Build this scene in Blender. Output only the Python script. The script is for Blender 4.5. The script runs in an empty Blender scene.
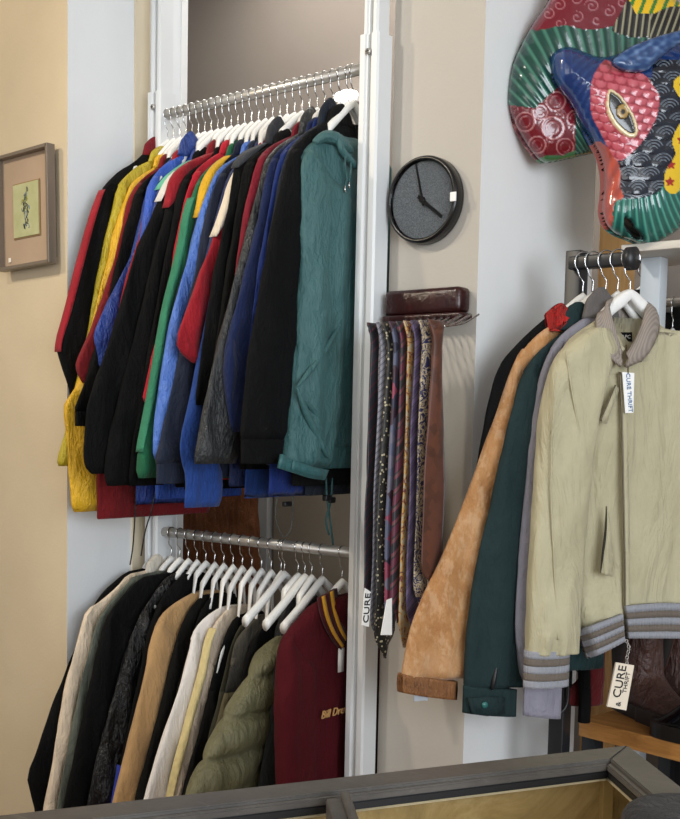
import bpy, bmesh, math, random
import numpy as np
from mathutils import Vector, Matrix, noise
random.seed(4)
SC = bpy.context.scene
COL = SC.collection

# ------------------------------------------------------------------ camera (680 x 819 frame)
FPX = 1150.0; TANP = .0845; PITCH = math.atan(TANP); ROLL = .021; CX = 340.0; CY = 522.0; YAW = math.radians(40)
CAM = Vector((0, 0, 1.5))
_f0 = Vector((-math.sin(YAW), math.cos(YAW), 0)); _r0 = Vector((math.cos(YAW), math.sin(YAW), 0)); _z = Vector((0, 0, 1))
CF = _f0*math.cos(PITCH) - _z*math.sin(PITCH)
_u0 = _f0*math.sin(PITCH) + _z*math.cos(PITCH)
CR = _r0*math.cos(ROLL) + _u0*math.sin(ROLL)
CU = -_r0*math.sin(ROLL) + _u0*math.cos(ROLL)
cd = bpy.data.cameras.new('camera'); cam = bpy.data.objects.new('camera', cd); COL.objects.link(cam)
cd.sensor_fit = 'VERTICAL'; cd.sensor_height = 24; cd.sensor_width = 24*680/819
cd.lens = FPX/819*24
cd.shift_y = (CY-409.5)/819
cd.clip_start = .05
M = Matrix((CR, CU, -CF)).transposed().to_4x4(); M.translation = CAM
cam.matrix_world = M
SC.camera = cam

def ray(u, v): return CF + CR*((u-CX)/FPX) + CU*((CY-v)/FPX)
def on(ax, val, u, v):                     # where the sight line of a traced point meets a plane of the room
    d = ray(u, v); return CAM + d*((val-CAM[ax])/d[ax])
def at(u, v, depth): return CAM + ray(u, v)*depth

# ------------------------------------------------------------------ object helpers
def link(o, parent=None):
    COL.objects.link(o)
    if parent: o.parent = parent
    return o
def tag(o, label=None, cat=None, group=None, kind=None):
    if label: o['label'] = label
    if cat: o['category'] = cat
    if group: o['group'] = group
    if kind: o['kind'] = kind
    return o
def empty(name, loc, label=None, cat=None, group=None):
    o = bpy.data.objects.new(name, None); o.location = loc; o.empty_display_size = .05
    link(o); return tag(o, label, cat, group)
def obj(name, bm, mats, parent=None, smooth=True, world=True):
    """bm in world coordinates -> ONE mesh object (re-expressed in its parent's frame)."""
    bmesh.ops.recalc_face_normals(bm, faces=bm.faces[:])
    me = bpy.data.meshes.new(name)
    if parent is not None and world:
        bmesh.ops.translate(bm, verts=bm.verts[:], vec=-parent_loc(parent))
    bm.to_mesh(me); bm.free()
    for p in me.polygons: p.use_smooth = smooth
    if not isinstance(mats, (list, tuple)): mats = [mats]
    for m in mats: me.materials.append(m)
    o = bpy.data.objects.new(name, me)
    return link(o, parent)
def parent_loc(p):
    v = Vector((0, 0, 0))
    while p is not None:
        v = v + Vector(p.location); p = p.parent
    return v
def box(bm, a, b, bev=0):
    a = Vector(a); b = Vector(b)
    c = (a+b)/2; s = b-a
    r = bmesh.ops.create_cube(bm, size=1, matrix=Matrix.Translation(c) @ Matrix.Diagonal((abs(s.x), abs(s.y), abs(s.z), 1)))
    if bev:
        es = list({e for v in r['verts'] for e in v.link_edges})
        bmesh.ops.bevel(bm, geom=es, offset=bev, segments=2, affect='EDGES', profile=.5)
    return r['verts']
def obox(bm, c, X, Y, Z, sx, sy, sz, bev=0):           # oriented box
    m = Matrix((X.normalized()*sx, Y.normalized()*sy, Z.normalized()*sz)).transposed().to_4x4(); m.translation = c
    r = bmesh.ops.create_cube(bm, size=1, matrix=m)
    if bev:
        es = list({e for v in r['verts'] for e in v.link_edges})
        bmesh.ops.bevel(bm, geom=es, offset=bev, segments=2, affect='EDGES', profile=.5)
def frame_of(t):
    t = t.normalized()
    a = Vector((0, 0, 1)) if abs(t.z) < .9 else Vector((1, 0, 0))
    x = t.cross(a).normalized(); return x, t.cross(x).normalized()
def tube(bm, pts, r, n=8, cap=True):
    pts = [Vector(p) for p in pts]; rings = []
    rr = r if isinstance(r, (list, tuple)) else [r]*len(pts)
    x = None
    for i, p in enumerate(pts):
        t = (pts[min(i+1, len(pts)-1)] - pts[max(i-1, 0)])
        if t.length < 1e-7: t = Vector((0, 0, 1))
        t.normalize()
        if x is None: x, y = frame_of(t)
        else:
            x = (x - t*x.dot(t)).normalized(); y = t.cross(x)
        rings.append([bm.verts.new(p + (x*math.cos(k*2*math.pi/n) + y*math.sin(k*2*math.pi/n))*rr[i]) for k in range(n)])
    for a, b in zip(rings, rings[1:]):
        for k in range(n): bm.faces.new((a[k], a[(k+1) % n], b[(k+1) % n], b[k]))
    if cap:
        bm.faces.new(rings[0]); bm.faces.new(rings[-1])
def ribbon(bm, A, B, th=None, N=None):
    """solid band between two matching point rows, given thickness along N (or each vector of N)"""
    n = len(A); V = []
    for i in range(n):
        nn = (N[i] if isinstance(N, list) else N)*th*.5
        V.append([bm.verts.new(Vector(A[i])+nn), bm.verts.new(Vector(B[i])+nn), bm.verts.new(Vector(B[i])-nn), bm.verts.new(Vector(A[i])-nn)])
    for a, b in zip(V, V[1:]):
        for k in range(4): bm.faces.new((a[k], a[(k+1) % 4], b[(k+1) % 4], b[k]))
    bm.faces.new(V[0]); bm.faces.new(V[-1])
def spline(pts, n):                                    # Catmull-Rom through points
    P = [Vector(p) for p in pts]; out = []
    for i in range(len(P)-1):
        p0 = P[max(i-1, 0)]; p1 = P[i]; p2 = P[i+1]; p3 = P[min(i+2, len(P)-1)]
        for k in range(n):
            t = k/n
            out.append(.5*((2*p1)+(p2-p0)*t+(2*p0-5*p1+4*p2-p3)*t*t+(3*p1-p0-3*p2+p3)*t**3))
    out.append(P[-1]); return out

# ------------------------------------------------------------------ materials
MATS = {}
def srgb(c):
    if isinstance(c, str): c = tuple(int(c[i:i+2], 16)/255 for i in (0, 2, 4))
    return tuple((x/12.92 if x <= .04045 else ((x+.055)/1.055)**2.4) for x in c) + (1,)
class NT:
    def __init__(s, name):
        s.m = bpy.data.materials.new(name); s.m.use_nodes = True; s.t = s.m.node_tree
        s.b = s.t.nodes['Principled BSDF']; s.tc = None
    def n(s, typ, **k):
        x = s.t.nodes.new(typ)
        for a, b in k.items():
            if a in x.inputs: x.inputs[a].default_value = b
            else: setattr(x, a, b)
        return x
    def l(s, a, b): s.t.links.new(a, b)
    def coord(s):
        if not s.tc: s.tc = s.n('ShaderNodeTexCoord')
        return s.tc.outputs['Object']
    def noise(s, scale, detail=3, vec=None, rough=.5, dist=0):
        x = s.n('ShaderNodeTexNoise'); x.inputs['Scale'].default_value = scale; x.inputs['Detail'].default_value = detail
        x.inputs['Roughness'].default_value = rough; x.inputs['Distortion'].default_value = dist
        s.l(vec or s.coord(), x.inputs['Vector']); return x.outputs['Fac']
    def mapv(s, scale=(1, 1, 1), rot=(0, 0, 0), loc=(0, 0, 0)):
        x = s.n('ShaderNodeMapping'); x.inputs['Scale'].default_value = scale; x.inputs['Rotation'].default_value = rot; x.inputs['Location'].default_value = loc
        s.l(s.coord(), x.inputs['Vector']); return x.outputs['Vector']
    def ramp(s, fac, stops, interp='LINEAR'):
        r = s.n('ShaderNodeValToRGB'); r.color_ramp.interpolation = interp
        e = r.color_ramp.elements
        while len(e) < len(stops): e.new(.5)
        for q, (p, c) in zip(e, stops): q.position = p; q.color = srgb(c) if len(c) != 4 or isinstance(c, str) else c
        s.l(fac, r.inputs['Fac']); return r.outputs['Color']
    def mix(s, fac, a, b, mode='MIX'):
        x = s.n('ShaderNodeMix', data_type='RGBA', blend_type=mode)
        for sock, val in ((x.inputs[0], fac), (x.inputs[6], a), (x.inputs[7], b)):
            if hasattr(val, 'is_linked') or isinstance(val, bpy.types.NodeSocket): s.l(val, sock)
            else: sock.default_value = val if not isinstance(val, str) else srgb(val)
        return x.outputs[2]
    def math(s, op, a, b=None):
        x = s.n('ShaderNodeMath', operation=op)
        for i, val in enumerate((a, b)):
            if val is None: continue
            if isinstance(val, bpy.types.NodeSocket): s.l(val, x.inputs[i])
            else: x.inputs[i].default_value = val
        return x.outputs[0]
    def bump(s, h, strength=.3, dist=.002, prev=None):
        x = s.n('ShaderNodeBump'); x.inputs['Strength'].default_value = strength; x.inputs['Distance'].default_value = dist
        s.l(h, x.inputs['Height'])
        if prev: s.l(prev, x.inputs['Normal'])
        s.l(x.outputs['Normal'], s.b.inputs['Normal']); return x.outputs['Normal']
    def col(s, c):
        i = s.b.inputs['Base Color']
        if isinstance(c, bpy.types.NodeSocket): s.l(c, i)
        else: i.default_value = srgb(c)
    def set(s, **k):
        for a, b in k.items(): s.b.inputs[a.replace('_', ' ')].default_value = b
        return s.m
def fabric(c, rough=.85, var=.18, wr=.5, sheen=.15, weave=1, coarse=28):
    key = ('fab', c, rough, var, wr, sheen, weave, coarse)
    if key in MATS: return MATS[key]
    t = NT('fabric_'+c)
    s = srgb(c)
    if max(s[:3]) < .03: s = tuple(x*.16 for x in s[:3])+(1,); sheen = 0; rough = min(.95, rough+.05)
    elif max(s[:3]) < .45: s = tuple(x*.74 for x in s[:3])+(1,)
    d = tuple(x*(1-var) for x in s[:3])+(1,); b = tuple(min(1, x*(1+var)+.001) for x in s[:3])+(1,)
    f = t.noise(14, 4, rough=.65)
    t.col(t.ramp(f, [(.25, d), (.75, b)]))
    v = t.mapv((1, 1, .38))
    n1 = t.noise(coarse, 5, v, .6, .6)
    nb = t.bump(n1, min(1, wr*1.7), .016)
    n2 = t.noise(coarse*2.6, 5, t.mapv((1, 1, .5), (.5, .3, 0)), .6, 1.2); nb = t.bump(n2, min(1, wr*1.2), .005, nb)
    if weave:
        w = t.noise(900, 1); t.bump(w, .18, .0006, nb)
    t.set(Roughness=rough, Sheen_Weight=sheen*.6, Sheen_Roughness=.5, Specular_IOR_Level=.22 if weave else .5)
    MATS[key] = t.m; return t.m
def nylon(c, rough=.42, wr=.7): return fabric(c, rough, .12, wr, .05, 0, 36)
def plain(c, rough=.5, metal=0, name=None, bumps=0, bs=60, var=0):
    key = ('pl', c, rough, metal, bumps, bs, var)
    if key in MATS: return MATS[key]
    t = NT((name or 'paint')+'_'+c)
    if var:
        s = srgb(c)
        t.col(t.ramp(t.noise(6, 5, rough=.6), [(.3, tuple(x*(1-var) for x in s[:3])+(1,)), (.7, tuple(min(1, x*(1+var)) for x in s[:3])+(1,))]))
    else: t.col(c)
    if bumps: t.bump(t.noise(bs, 4), bumps, .002)
    t.set(Roughness=rough, Metallic=metal); MATS[key] = t.m; return t.m
WHITE = plain('e9e9e6', .35, name='white_plastic')
CHROME = plain('c9c9c9', .18, 1, 'chrome')
STEEL = plain('c6c3bd', .38, .75, 'steel', .1, 300)
BLACKP = plain('141416', .45, name='black_plastic')

# ------------------------------------------------------------------ the room
def wallmat(c, var=.05, bs=.25):
    t = NT('wall_'+c); s = srgb(c)
    t.col(t.ramp(t.noise(2.2, 6, rough=.6), [(.3, tuple(x*(1-var) for x in s[:3])+(1,)), (.7, tuple(min(1, x*(1+var)) for x in s[:3])+(1,))]))
    b = t.bump(t.noise(5, 5), .12, .02); t.bump(t.noise(160, 3), bs, .0012, b)
    t.set(Roughness=.75); return t.m
W_BEIGE = wallmat('cbbb9e', .08, .3); W_WHITE = wallmat('dfe2e4', .03); W_TAUPE = wallmat('8f867e', .03, .1)
W_CLOCK = wallmat('b9b3a9', .04, .2); W_PALE = wallmat('e6e7e6', .03)
def structure(name, bm, m, smooth=False):
    return tag(obj(name, bm, m, None, smooth), kind='structure')
def sidebox(name, a, b, mfront, mside):
    bm = bmesh.new(); box(bm, a, b)
    bm.normal_update()
    for f in bm.faces: f.material_index = 0 if f.normal.y < -.5 else 1
    return structure(name, bm, [mfront, mside])
XL = -2.181
sidebox('wall_left', (-4.6, 1.62, 0), (XL, 1.973, 3), W_BEIGE, W_WHITE)
bm = bmesh.new(); box(bm, (-4.6, 2.66, 0), (1.8, 2.76, 3)); structure('wall_back', bm, W_TAUPE)
sidebox('wall_pillar', (-1.445, 1.86, 0), (-1.232, 2.31, 3), W_CLOCK, W_PALE)
bm = bmesh.new(); box(bm, (-4.6, -4, -.06), (3.4, 2.76, 0)); FL = NT('floorboards')
v = FL.mapv((1, 8, 1)); FL.col(FL.ramp(FL.noise(3, 6, v), [(.3, '6b4a2e'), (.7, '8f6a45')])); FL.set(Roughness=.5)
structure('floor', bm, FL.m)
bm = bmesh.new(); box(bm, (-4.6, -4, 3), (3.4, 2.76, 3.06)); structure('ceiling', bm, plain('e6e2da', .8))
bm = bmesh.new(); box(bm, (-4.7, -4, 0), (-4.6, 2.76, 3)); structure('wall_far_left', bm, W_BEIGE)
# narrow trim strips in the alcove
bm = bmesh.new(); box(bm, (XL-.02, on(0, XL, 134, 60).y, 0), (XL+.004, on(0, XL, 149, 60).y, 3), .001); structure('trim_1', bm, wallmat('cfc3ab', .04))
bm = bmesh.new(); box(bm, (XL-.02, 1.955, 0), (XL+.003, 1.976, 3), .001); structure('trim_2', bm, plain('e4e5e4', .5))

bm = bmesh.new(); box(bm, (on(1, 2.64, 254, 520).x, 2.635, 0), (on(1, 2.64, 268, 520).x, 2.665, 1.75), .002); structure('trim_3', bm, plain('c9cdd0', .5))
bm = bmesh.new(); box(bm, (on(1, 2.65, 275, 520).x, 2.645, 0), (on(1, 2.65, 372, 520).x, 2.665, 1.75), .002); structure('trim_4', bm, wallmat('a89f90', .06))
# ------------------------------------------------------------------ rack posts and rails
ZT = 2.2135; ZB = 1.2345; YR = 1.84
def post(x0, x1, y0, y1, zj, label):
    root = empty('rack_upright', ((x0+x1)/2, (y0+y1)/2, 0), label, 'clothes rack post', 'white uprights holding the two rails')
    wm = plain('dcdfe0', .38, name='powder_coat')
    w = x1-x0; g0 = x0+w*.44; g1 = x0+w*.56
    def prof(bm, a0, a1, b0, b1, z0, z1):              # extrusion with a slot down the front
        pts = [(a0, b1), (a0, b0+.004), (a0+.004, b0), (g0-.006, b0), (g0-.004, b0+.004), (g0-.001, b0+.004), (g0, b0+.012), (g1, b0+.012), (g1+.001, b0+.004), (g1+.004, b0+.004), (g1+.006, b0), (a1-.004, b0), (a1, b0+.004), (a1, b1)]
        lo = [bm.verts.new((x, y, z0)) for x, y in pts]; hi = [bm.verts.new((x, y, z1)) for x, y in pts]
        n = len(pts)
        for k in range(n): bm.faces.new((lo[k], lo[(k+1) % n], hi[(k+1) % n], hi[k]))
        bm.faces.new(lo); bm.faces.new(hi)
    bm = bmesh.new(); prof(bm, x0+.006, x1-.006, y0+.004, y1, zj-.02, 2.995); obj('inner_tube', bm, wm, root, False)
    bm = bmesh.new(); prof(bm, x0, x1, y0, y1+.004, .03, zj); obj('outer_tube', bm, wm, root, False)
    bm = bmesh.new(); box(bm, (x0-.02, y0-.02, 0.0), (x1+.02, y1+.02, .03), .005); obj('foot', bm, wm, root)
    bm = bmesh.new()
    c = Vector((x0+w*.5, y0-.001, zj-.035)); bmesh.ops.create_cone(bm, cap_ends=True, segments=16, radius1=.0065, radius2=.0055, depth=.005, matrix=Matrix.Translation(c) @ Matrix.Rotation(math.pi/2, 4, 'X'))
    sc = obj('screw', bm, STEEL, root)
    bm = bmesh.new(); box(bm, c+Vector((-.004, -.0035, -.0008)), c+Vector((.004, -.0027, .0008))); box(bm, c+Vector((-.0008, -.0035, -.004)), c+Vector((.0008, -.0027, .004))); obj('slot', bm, BLACKP, sc, False)
    return root
post(on(1, 1.815, 147, 60).x, on(1, 1.815, 160, 60).x, 1.815, 1.86, 2.264, 'white metal upright with a screw at the left end of the jacket rails')
post(on(1, 1.80, 358.5, 60).x, on(1, 1.80, 378, 60).x, 1.80, 1.84, 2.264, 'white metal upright with a screw between the rails and the round clock')
def rail(x0, x1, z, label, name='clothes_rail'):
    bm = bmesh.new(); tube(bm, [(x0, YR, z), (x1, YR, z)], .0115, 24)
    o = obj(name, bm, STEEL); tag(o, label, 'clothes rail', 'steel rails between the white uprights')
    o2 = bpy.data.objects.new
    for x in (x0+.004, x1-.004):
        bm = bmesh.new(); tube(bm, [(x-.006, YR, z), (x+.006, YR, z)], .0155, 24); obj('end_cap', bm, plain('d6d6d2', .35), o)
    return o
rail(-2.143, -1.478, ZT, 'brushed steel upper rail crowded with white plastic hangers')
rail(-2.145, -1.478, ZB, 'brushed steel lower rail under the long coloured windbreakers')
# ------------------------------------------------------------------ hangers
def hanger(name, org, D, N, label, group, span=.14, drop=.115, rr=.0128, hw=.0075, g=None):
    """org = centre of the rail above the hanger, D = in-plane direction, N = normal"""
    root = empty(name, org, label, 'clothes hanger', group)
    if g: span = min(span, g.LS[-1]-.02)
    up = Vector((0, 0, 1)); P = lambda s, z, n=0: org + D*s + up*z + N*n
    bm = bmesh.new()
    pts = [P(0, -.058), P(0, -.045), P(-.001, -.036), P(.008, -.026)]
    for k in range(15):
        a = math.radians(-50 + k*17); pts.append(P((rr)*math.cos(a)*1.0, (rr)*math.sin(a)))
    pts = spline(pts, 2)
    tube(bm, pts, .0014, 6); obj('hook', bm, CHROME, root)
    bm = bmesh.new(); rings = []
    K = 26
    for i in range(K+1):
        s = (i/K*2-1)*span; t = abs(s)/span
        z = -.064 - drop*(t**1.15) - .006*math.sin(t*math.pi)
        h = .009+.004*t; w = hw*(.9+.1*t)
        if g and abs(s) > g.L[0][0]+.004: z = min(z, float(np.interp(abs(s), g.LS, g.LZ))-org.z-h-.008); w = min(w, .0035)
        rings.append([bm.verts.new(P(s, z + h*math.sin(a), w*math.cos(a))) for a in [q*2*math.pi/10 for q in range(10)]])
    for a, b in zip(rings, rings[1:]):
        for k in range(10): bm.faces.new((a[k], a[(k+1) % 10], b[(k+1) % 10], b[k]))
    bm.faces.new(rings[0]); bm.faces.new(rings[-1])
    obj('hanger_body', bm, WHITE, root)
    return root

# ------------------------------------------------------------------ garments
def nz(x, y, z): return noise.noise(Vector((x, y, z)))
def sgnpow(v, p): return math.copysign(abs(v)**p, v)
class Cloth:
    """a hanging garment: hook point, in-plane direction D (towards the room), normal N (seen side)"""
    def __init__(s, org, D, label, cat='jacket', group=None, name='jacket'):
        s.o = Vector(org); s.D = Vector(D).normalized(); s.N = Vector((-s.D.y, s.D.x, 0))
        if s.N.dot(CAM - s.o) < 0: s.N = -s.N
        s.root = empty(name, org, label, cat, group); s.seed = random.random()*50
    def tr(s, u, v, n=0):                                # traced point -> (s, z) in the garment's plane
        d = ray(u, v); p0 = s.o + s.N*n
        t = (p0-CAM).dot(s.N)/d.dot(s.N); p = CAM + d*t
        return ((p-s.o).dot(s.D), p.z)
    def W(s, a, z, n): p = s.o + s.D*a + s.N*n; return Vector((p.x, p.y, z))
    def line(s, pts, n=0, it=1):
        L = [s.tr(*p, n=n) for p in pts]; out = [L[0]]
        for a in L[1:]: out.append((a[0], min(a[1], out[-1][1]-.0015)))
        for _ in range(it):
            q = [out[0]]
            for a, b in zip(out, out[1:]): q += [(a[0]*.75+b[0]*.25, a[1]*.75+b[1]*.25), (a[0]*.25+b[0]*.75, a[1]*.25+b[1]*.75)]
            out = q+[out[-1]]
        return out
    def f(s, L):                                         # s as a function of z along a traced line
        Z = np.array([-p[1] for p in L]); S = np.array([p[0] for p in L])
        return lambda z: float(np.interp(-z, Z, S))
    def rows(s, L, z1, step=.011):                       # z stations, dense where the line runs sideways
        zs = [L[0][1]]; 
        for a, b in zip(L, L[1:]):
            n = max(1, int(math.hypot(a[0]-b[0], a[1]-b[1])/step))
            zs += [a[1]+(b[1]-a[1])*k/n for k in range(1, n+1)]
        z = zs[-1]
        while z > z1+step: z -= step; zs.append(z)
        zs = [q for q in zs if q >= z1]
        if not zs or zs[-1] > z1+1e-4: zs.append(z1)
        return zs
    def loft(s, rows, seg=20, fold=.004, pw=.8, k=1., rib=0, puff=None, wave=1., capz=True):
        """rows: (z, s_back, s_front, n_centre, half_thickness)"""
        bm = bmesh.new(); rings = []; sd = s.seed
        for (z, sb, sf, nc, b) in rows:
            c = (sb+sf)/2; a = max((sf-sb)/2, .002); ring = []
            for q in range(seg):
                t = 2*math.pi*(q+.5)/seg
                x = sgnpow(math.cos(t), pw); y = sgnpow(math.sin(t), pw)
                ss = c + a*x
                fd = fold*(nz(ss*22+sd, z*3.0+x*.8, sd)*1.2 + .7*nz(ss*40, z*22*k, sd+9+y)) + wave*fold*.6*math.sin(ss*95+z*6*math.sin(sd)+sd)
                if rib: fd += rib*math.sin(ss*rib_f)
                m = min(1, a/.03)
                if puff: fd += puff(ss, z)
                n = nc + b*y + (fd*m*(1 if y > 0 else -1))*abs(y)
                ss2 = ss + fold*.5*nz(z*18+sd, y*2, sd)*abs(x)*m
                ring.append(bm.verts.new(s.W(ss2, z, n)))
            rings.append(ring)
        for a, b in zip(rings, rings[1:]):
            for q in range(seg): bm.faces.new((a[q], a[(q+1) % seg], b[(q+1) % seg], b[q]))
        if capz: bm.faces.new(rings[0]); bm.faces.new(rings[-1])
        return bm
rib_f = 900.
def mirror_s(v): return -v
def jacket(org, D, label, col, front, hem, cat='jacket', group=None, name='jacket', mat=None, w=(.12, .085), th=.010, sth=.012,
           inset=.05, stripe=None, panels=None, collar=None, cuff=None, hemband=None, fold=.0055, seg=28, sn=.003, cufflen=.035,
           hemfront=None, knee=None, back=True, step=.012, bodymax=.27, bw=.2, flare=0):
    g = Cloth(org, D, label, cat, group, name); m = mat or fabric(col)
    L = g.line(front); s_min = .036; z_max = g.o.z-.088
    while len(L) > 3 and L[1][0] < s_min: L.pop(0)
    if L[0][0] < s_min:
        t_ = (s_min-L[0][0])/(L[1][0]-L[0][0]); L[0] = (s_min, L[0][1]+(L[1][1]-L[0][1])*t_)
    k_ = .0015
    L = [(a, min(z, z_max-k_*i)) for i, (a, z) in enumerate(L)]
    ft = g.f(L); ztop = L[0][1]; zcuff = L[-1][1]
    # shoulder tip = first place where the line falls steeply
    ks = 1
    for i in range(1, len(L)-1):
        ds = L[i+1][0]-L[i][0]; dz = L[i][1]-L[i+1][1]
        ks = i
        if dz > 1.5*ds and L[i][0] > .12: break
    zs, s_s = L[ks][1], L[ks][0]
    if s_s > .25: s_s = .25
    zh = g.tr(*hem)[1] if isinstance(hem, tuple) else hem
    ins = lambda z: 0 if z > zs else min(inset, inset*((zs-z)/.10))
    def bf(z):
        v = ft(z) - ins(z)
        if z < zs: v = min(v, s_s - ins(z) + (.02 if zs-z < .3 else .03)) + flare*min(1, (zs-z)/.35)
        return min(v, bodymax+flare)
    rows = []
    zt = L[0][1]+.010
    zz = g.rows(L, zh, step)
    for z in zz:
        t = min(1, (L[0][1]-z)/.04+.55)
        sb = -min(ft(z) if z > zs else s_s, .2) if z > zs else -(min(s_s, .2)-ins(z)*.5)
        sb = max(sb, -bw)
        lowtaper = min(1, (z-zh)/.05+.6)
        rows.append((z, sb, max(bf(z), -sb*.2+.01), 0, th*t*lowtaper))
    z_band = zh+.045 if hemband else None
    main = [r for r in rows if not z_band or r[0] >= z_band]
    if z_band:
        l_ = [r for r in rows if r[0] < z_band]
        if l_: main.append((z_band,)+l_[0][1:])
    else:                                                 # soft turned edge
        l_ = main[-1]; main = main[:-1]+[(l_[0]+.004, l_[1], l_[2], l_[3], l_[4]), (l_[0]+.0012, l_[1]+.001, l_[2]-.001, l_[3], l_[4]*.8), (l_[0], l_[1]+.004, l_[2]-.004, l_[3], l_[4]*.3)]
    obj('body', g.loft(main, seg, fold), m, g.root)
    if hemband:
        hb = [(zh+.047-i*.047/8, main[-1][1]*.93, main[-1][2]*.97, 0, th*.85+.002*math.sin(i/8*math.pi)) for i in range(9)]
        obj('hem_band', g.loft(hb, 40, .002, rib=.0009), hemband, g.root)
    # sleeves: the front one traced, the back one its plain mirror
    def sleeve(fn, z0, z1, sgn, nm='sleeve', m_=m, grow=0, lo=None):
        R = []; L2 = [p for p in L if p[1] <= z0] or [(s_s, z0)]
        for z in g.rows([(fn(z0), z0)]+[p for p in L2 if p[1] > z1 and p[1] < z0]+[(fn(z1), z1)], z1, step):
            t = (zs-z)/max(zs-z1, .05); tt = min(1, max((zs+.012-z)/.07, .12))
            ww = (w[0] + (w[1]-w[0])*max(0, t))*tt
            e = fn(z)
            a, b = (e-ww, e+grow) if sgn > 0 else (-e-grow, -e+ww)
            e_ = min(1, .35+(z-z1)/.014) if (z-z1) < .02 else 1
            R.append((z, a+(1-e_)*.004, b-(1-e_)*.004, sn, ((sth*(.45+.55*tt))+grow)*e_))
        return g.loft(R, seg, fold*1.1, k=1.2)
    zc = zcuff+cufflen if cuff else zcuff
    segs = [(zs+.012, zc, m, 'sleeve')]
    if panels:                                            # [(v pixel boundary on the line, material)...]
        segs = []; z0 = zs+.012; cur = m
        for (u, v), mm in panels:
            zb = g.tr(u, v)[1]; segs.append((z0, zb, cur, 'sleeve' if cur is m else 'sleeve_panel')); z0 = zb+.002; cur = mm
        segs.append((z0, zc, cur, 'sleeve_panel'))
    for z0, z1, mm, nm in segs:
        if z0-z1 > .01: obj(nm, sleeve(ft, z0, z1, 1, nm, mm), mm, g.root)
    if back:
        zb_ = max(zcuff, zs-.58)
        bs = lambda z: min(s_s, .2) + .05*max(0, min(1, (zs-z)/.4))
        R = []
        z = zs
        while z > zb_:
            tt = min(1, max((zs+.012-z)/.07, .12)); ww = (w[0]*.9)*tt
            R.append((z, -bs(z), -bs(z)+ww, -.002, sth*.7)); z -= .03
        if len(R) > 3: obj('sleeve', g.loft(R, 14, fold), m, g.root)
    if cuff:
        e = ft(zcuff+cufflen*.5); ww = w[1]*.86
        C = [(zcuff+cufflen+.002-i*(cufflen+.002)/8, ft(zcuff+cufflen)-ww-.004, ft(zcuff+cufflen)-.004, sn, sth*.8) for i in range(9)]
        obj('cuff', g.loft(C, 36, .001, rib=.0009), cuff, g.root)
    if stripe:
        for (va, vb, mm, wd) in stripe:
            za = g.tr(*va)[1]; zb = g.tr(*vb)[1]; R = []
            n = max(4, int((za-zb)/.012))
            for i in range(n+1):
                z = za+(zb-za)*i/n; q = math.sin(min(1, max(.04, min(i, n-i)/max(3, n*.3)))*1.57)
                R.append((z, ft(z)-wd*q, ft(z)+.0028, sn, sth*.8+.002))
            obj('stripe', g.loft(R, 16, fold*.6), mm, g.root)
    if collar:                                            # (tip pixel, height, lean, material)
        cm = collar.get('m', m); s0 = L[0][0]; z0 = L[0][1]
        h = collar.get('h', .05); wd = collar.get('w', .035); s1 = s0 + collar.get('ds', 0)
        R = []
        for i in range(9):
            t = i/8
            rd = math.sqrt(min(1, t*2.2+.06)); cc_ = s1-wd*.5-.004*t; R.append((z0+h*(1-t)-.012*t, cc_-(wd*.5+.02*t)*rd, cc_+(wd*.5+.008+.018*t)*rd, .002, th*(.35+.6*rd)))
        obj('collar', g.loft(R, 16, fold*.6), cm, g.root)
    g.L, g.ft, g.zs, g.ss, g.zh = L, ft, zs, s_s, zh
    q = [p for p in L if p[1] >= zs-.01]; g.LS = [p[0] for p in q]; g.LZ = [p[1] for p in q]
    return g
# ------------------------------------------------------------------ upper rail: traced, left (far) to right (near)
DY = Vector((0, -1, 0)); NX = Vector((1, 0, 0))
GU = 'jackets on the upper rail'; GL = 'coats on the lower rail'
HU = 'white hangers on the upper rail'; HL = 'white hangers on the lower rail'
def xs(u, z): # rail position seen at pixel column u
    lo, hi = -2.6, -1.2
    for _ in range(40):
        mid = (lo+hi)/2; d = Vector((mid, YR, z))-CAM
        if CX+FPX*d.dot(CR)/d.dot(CF) < u: lo = mid
        else: hi = mid
    return lo
BLK = '17171a'; BLK2 = '1e1d1d'; NAVY = '1b2238'; CHAR = '2c2e31'; OLBL = '22221e'; RED = 'a5202c'; DRED = '6d1520'
YEL = 'e0ae1c'; OYEL = 'b7a51f'; ROY = '2446a0'; LBL = '4d76c8'; GRN = '2f7a58'; TEAL = '3e7678'; CREAM = 'e8dcc8'
fy = lambda c: nylon(c)
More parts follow.
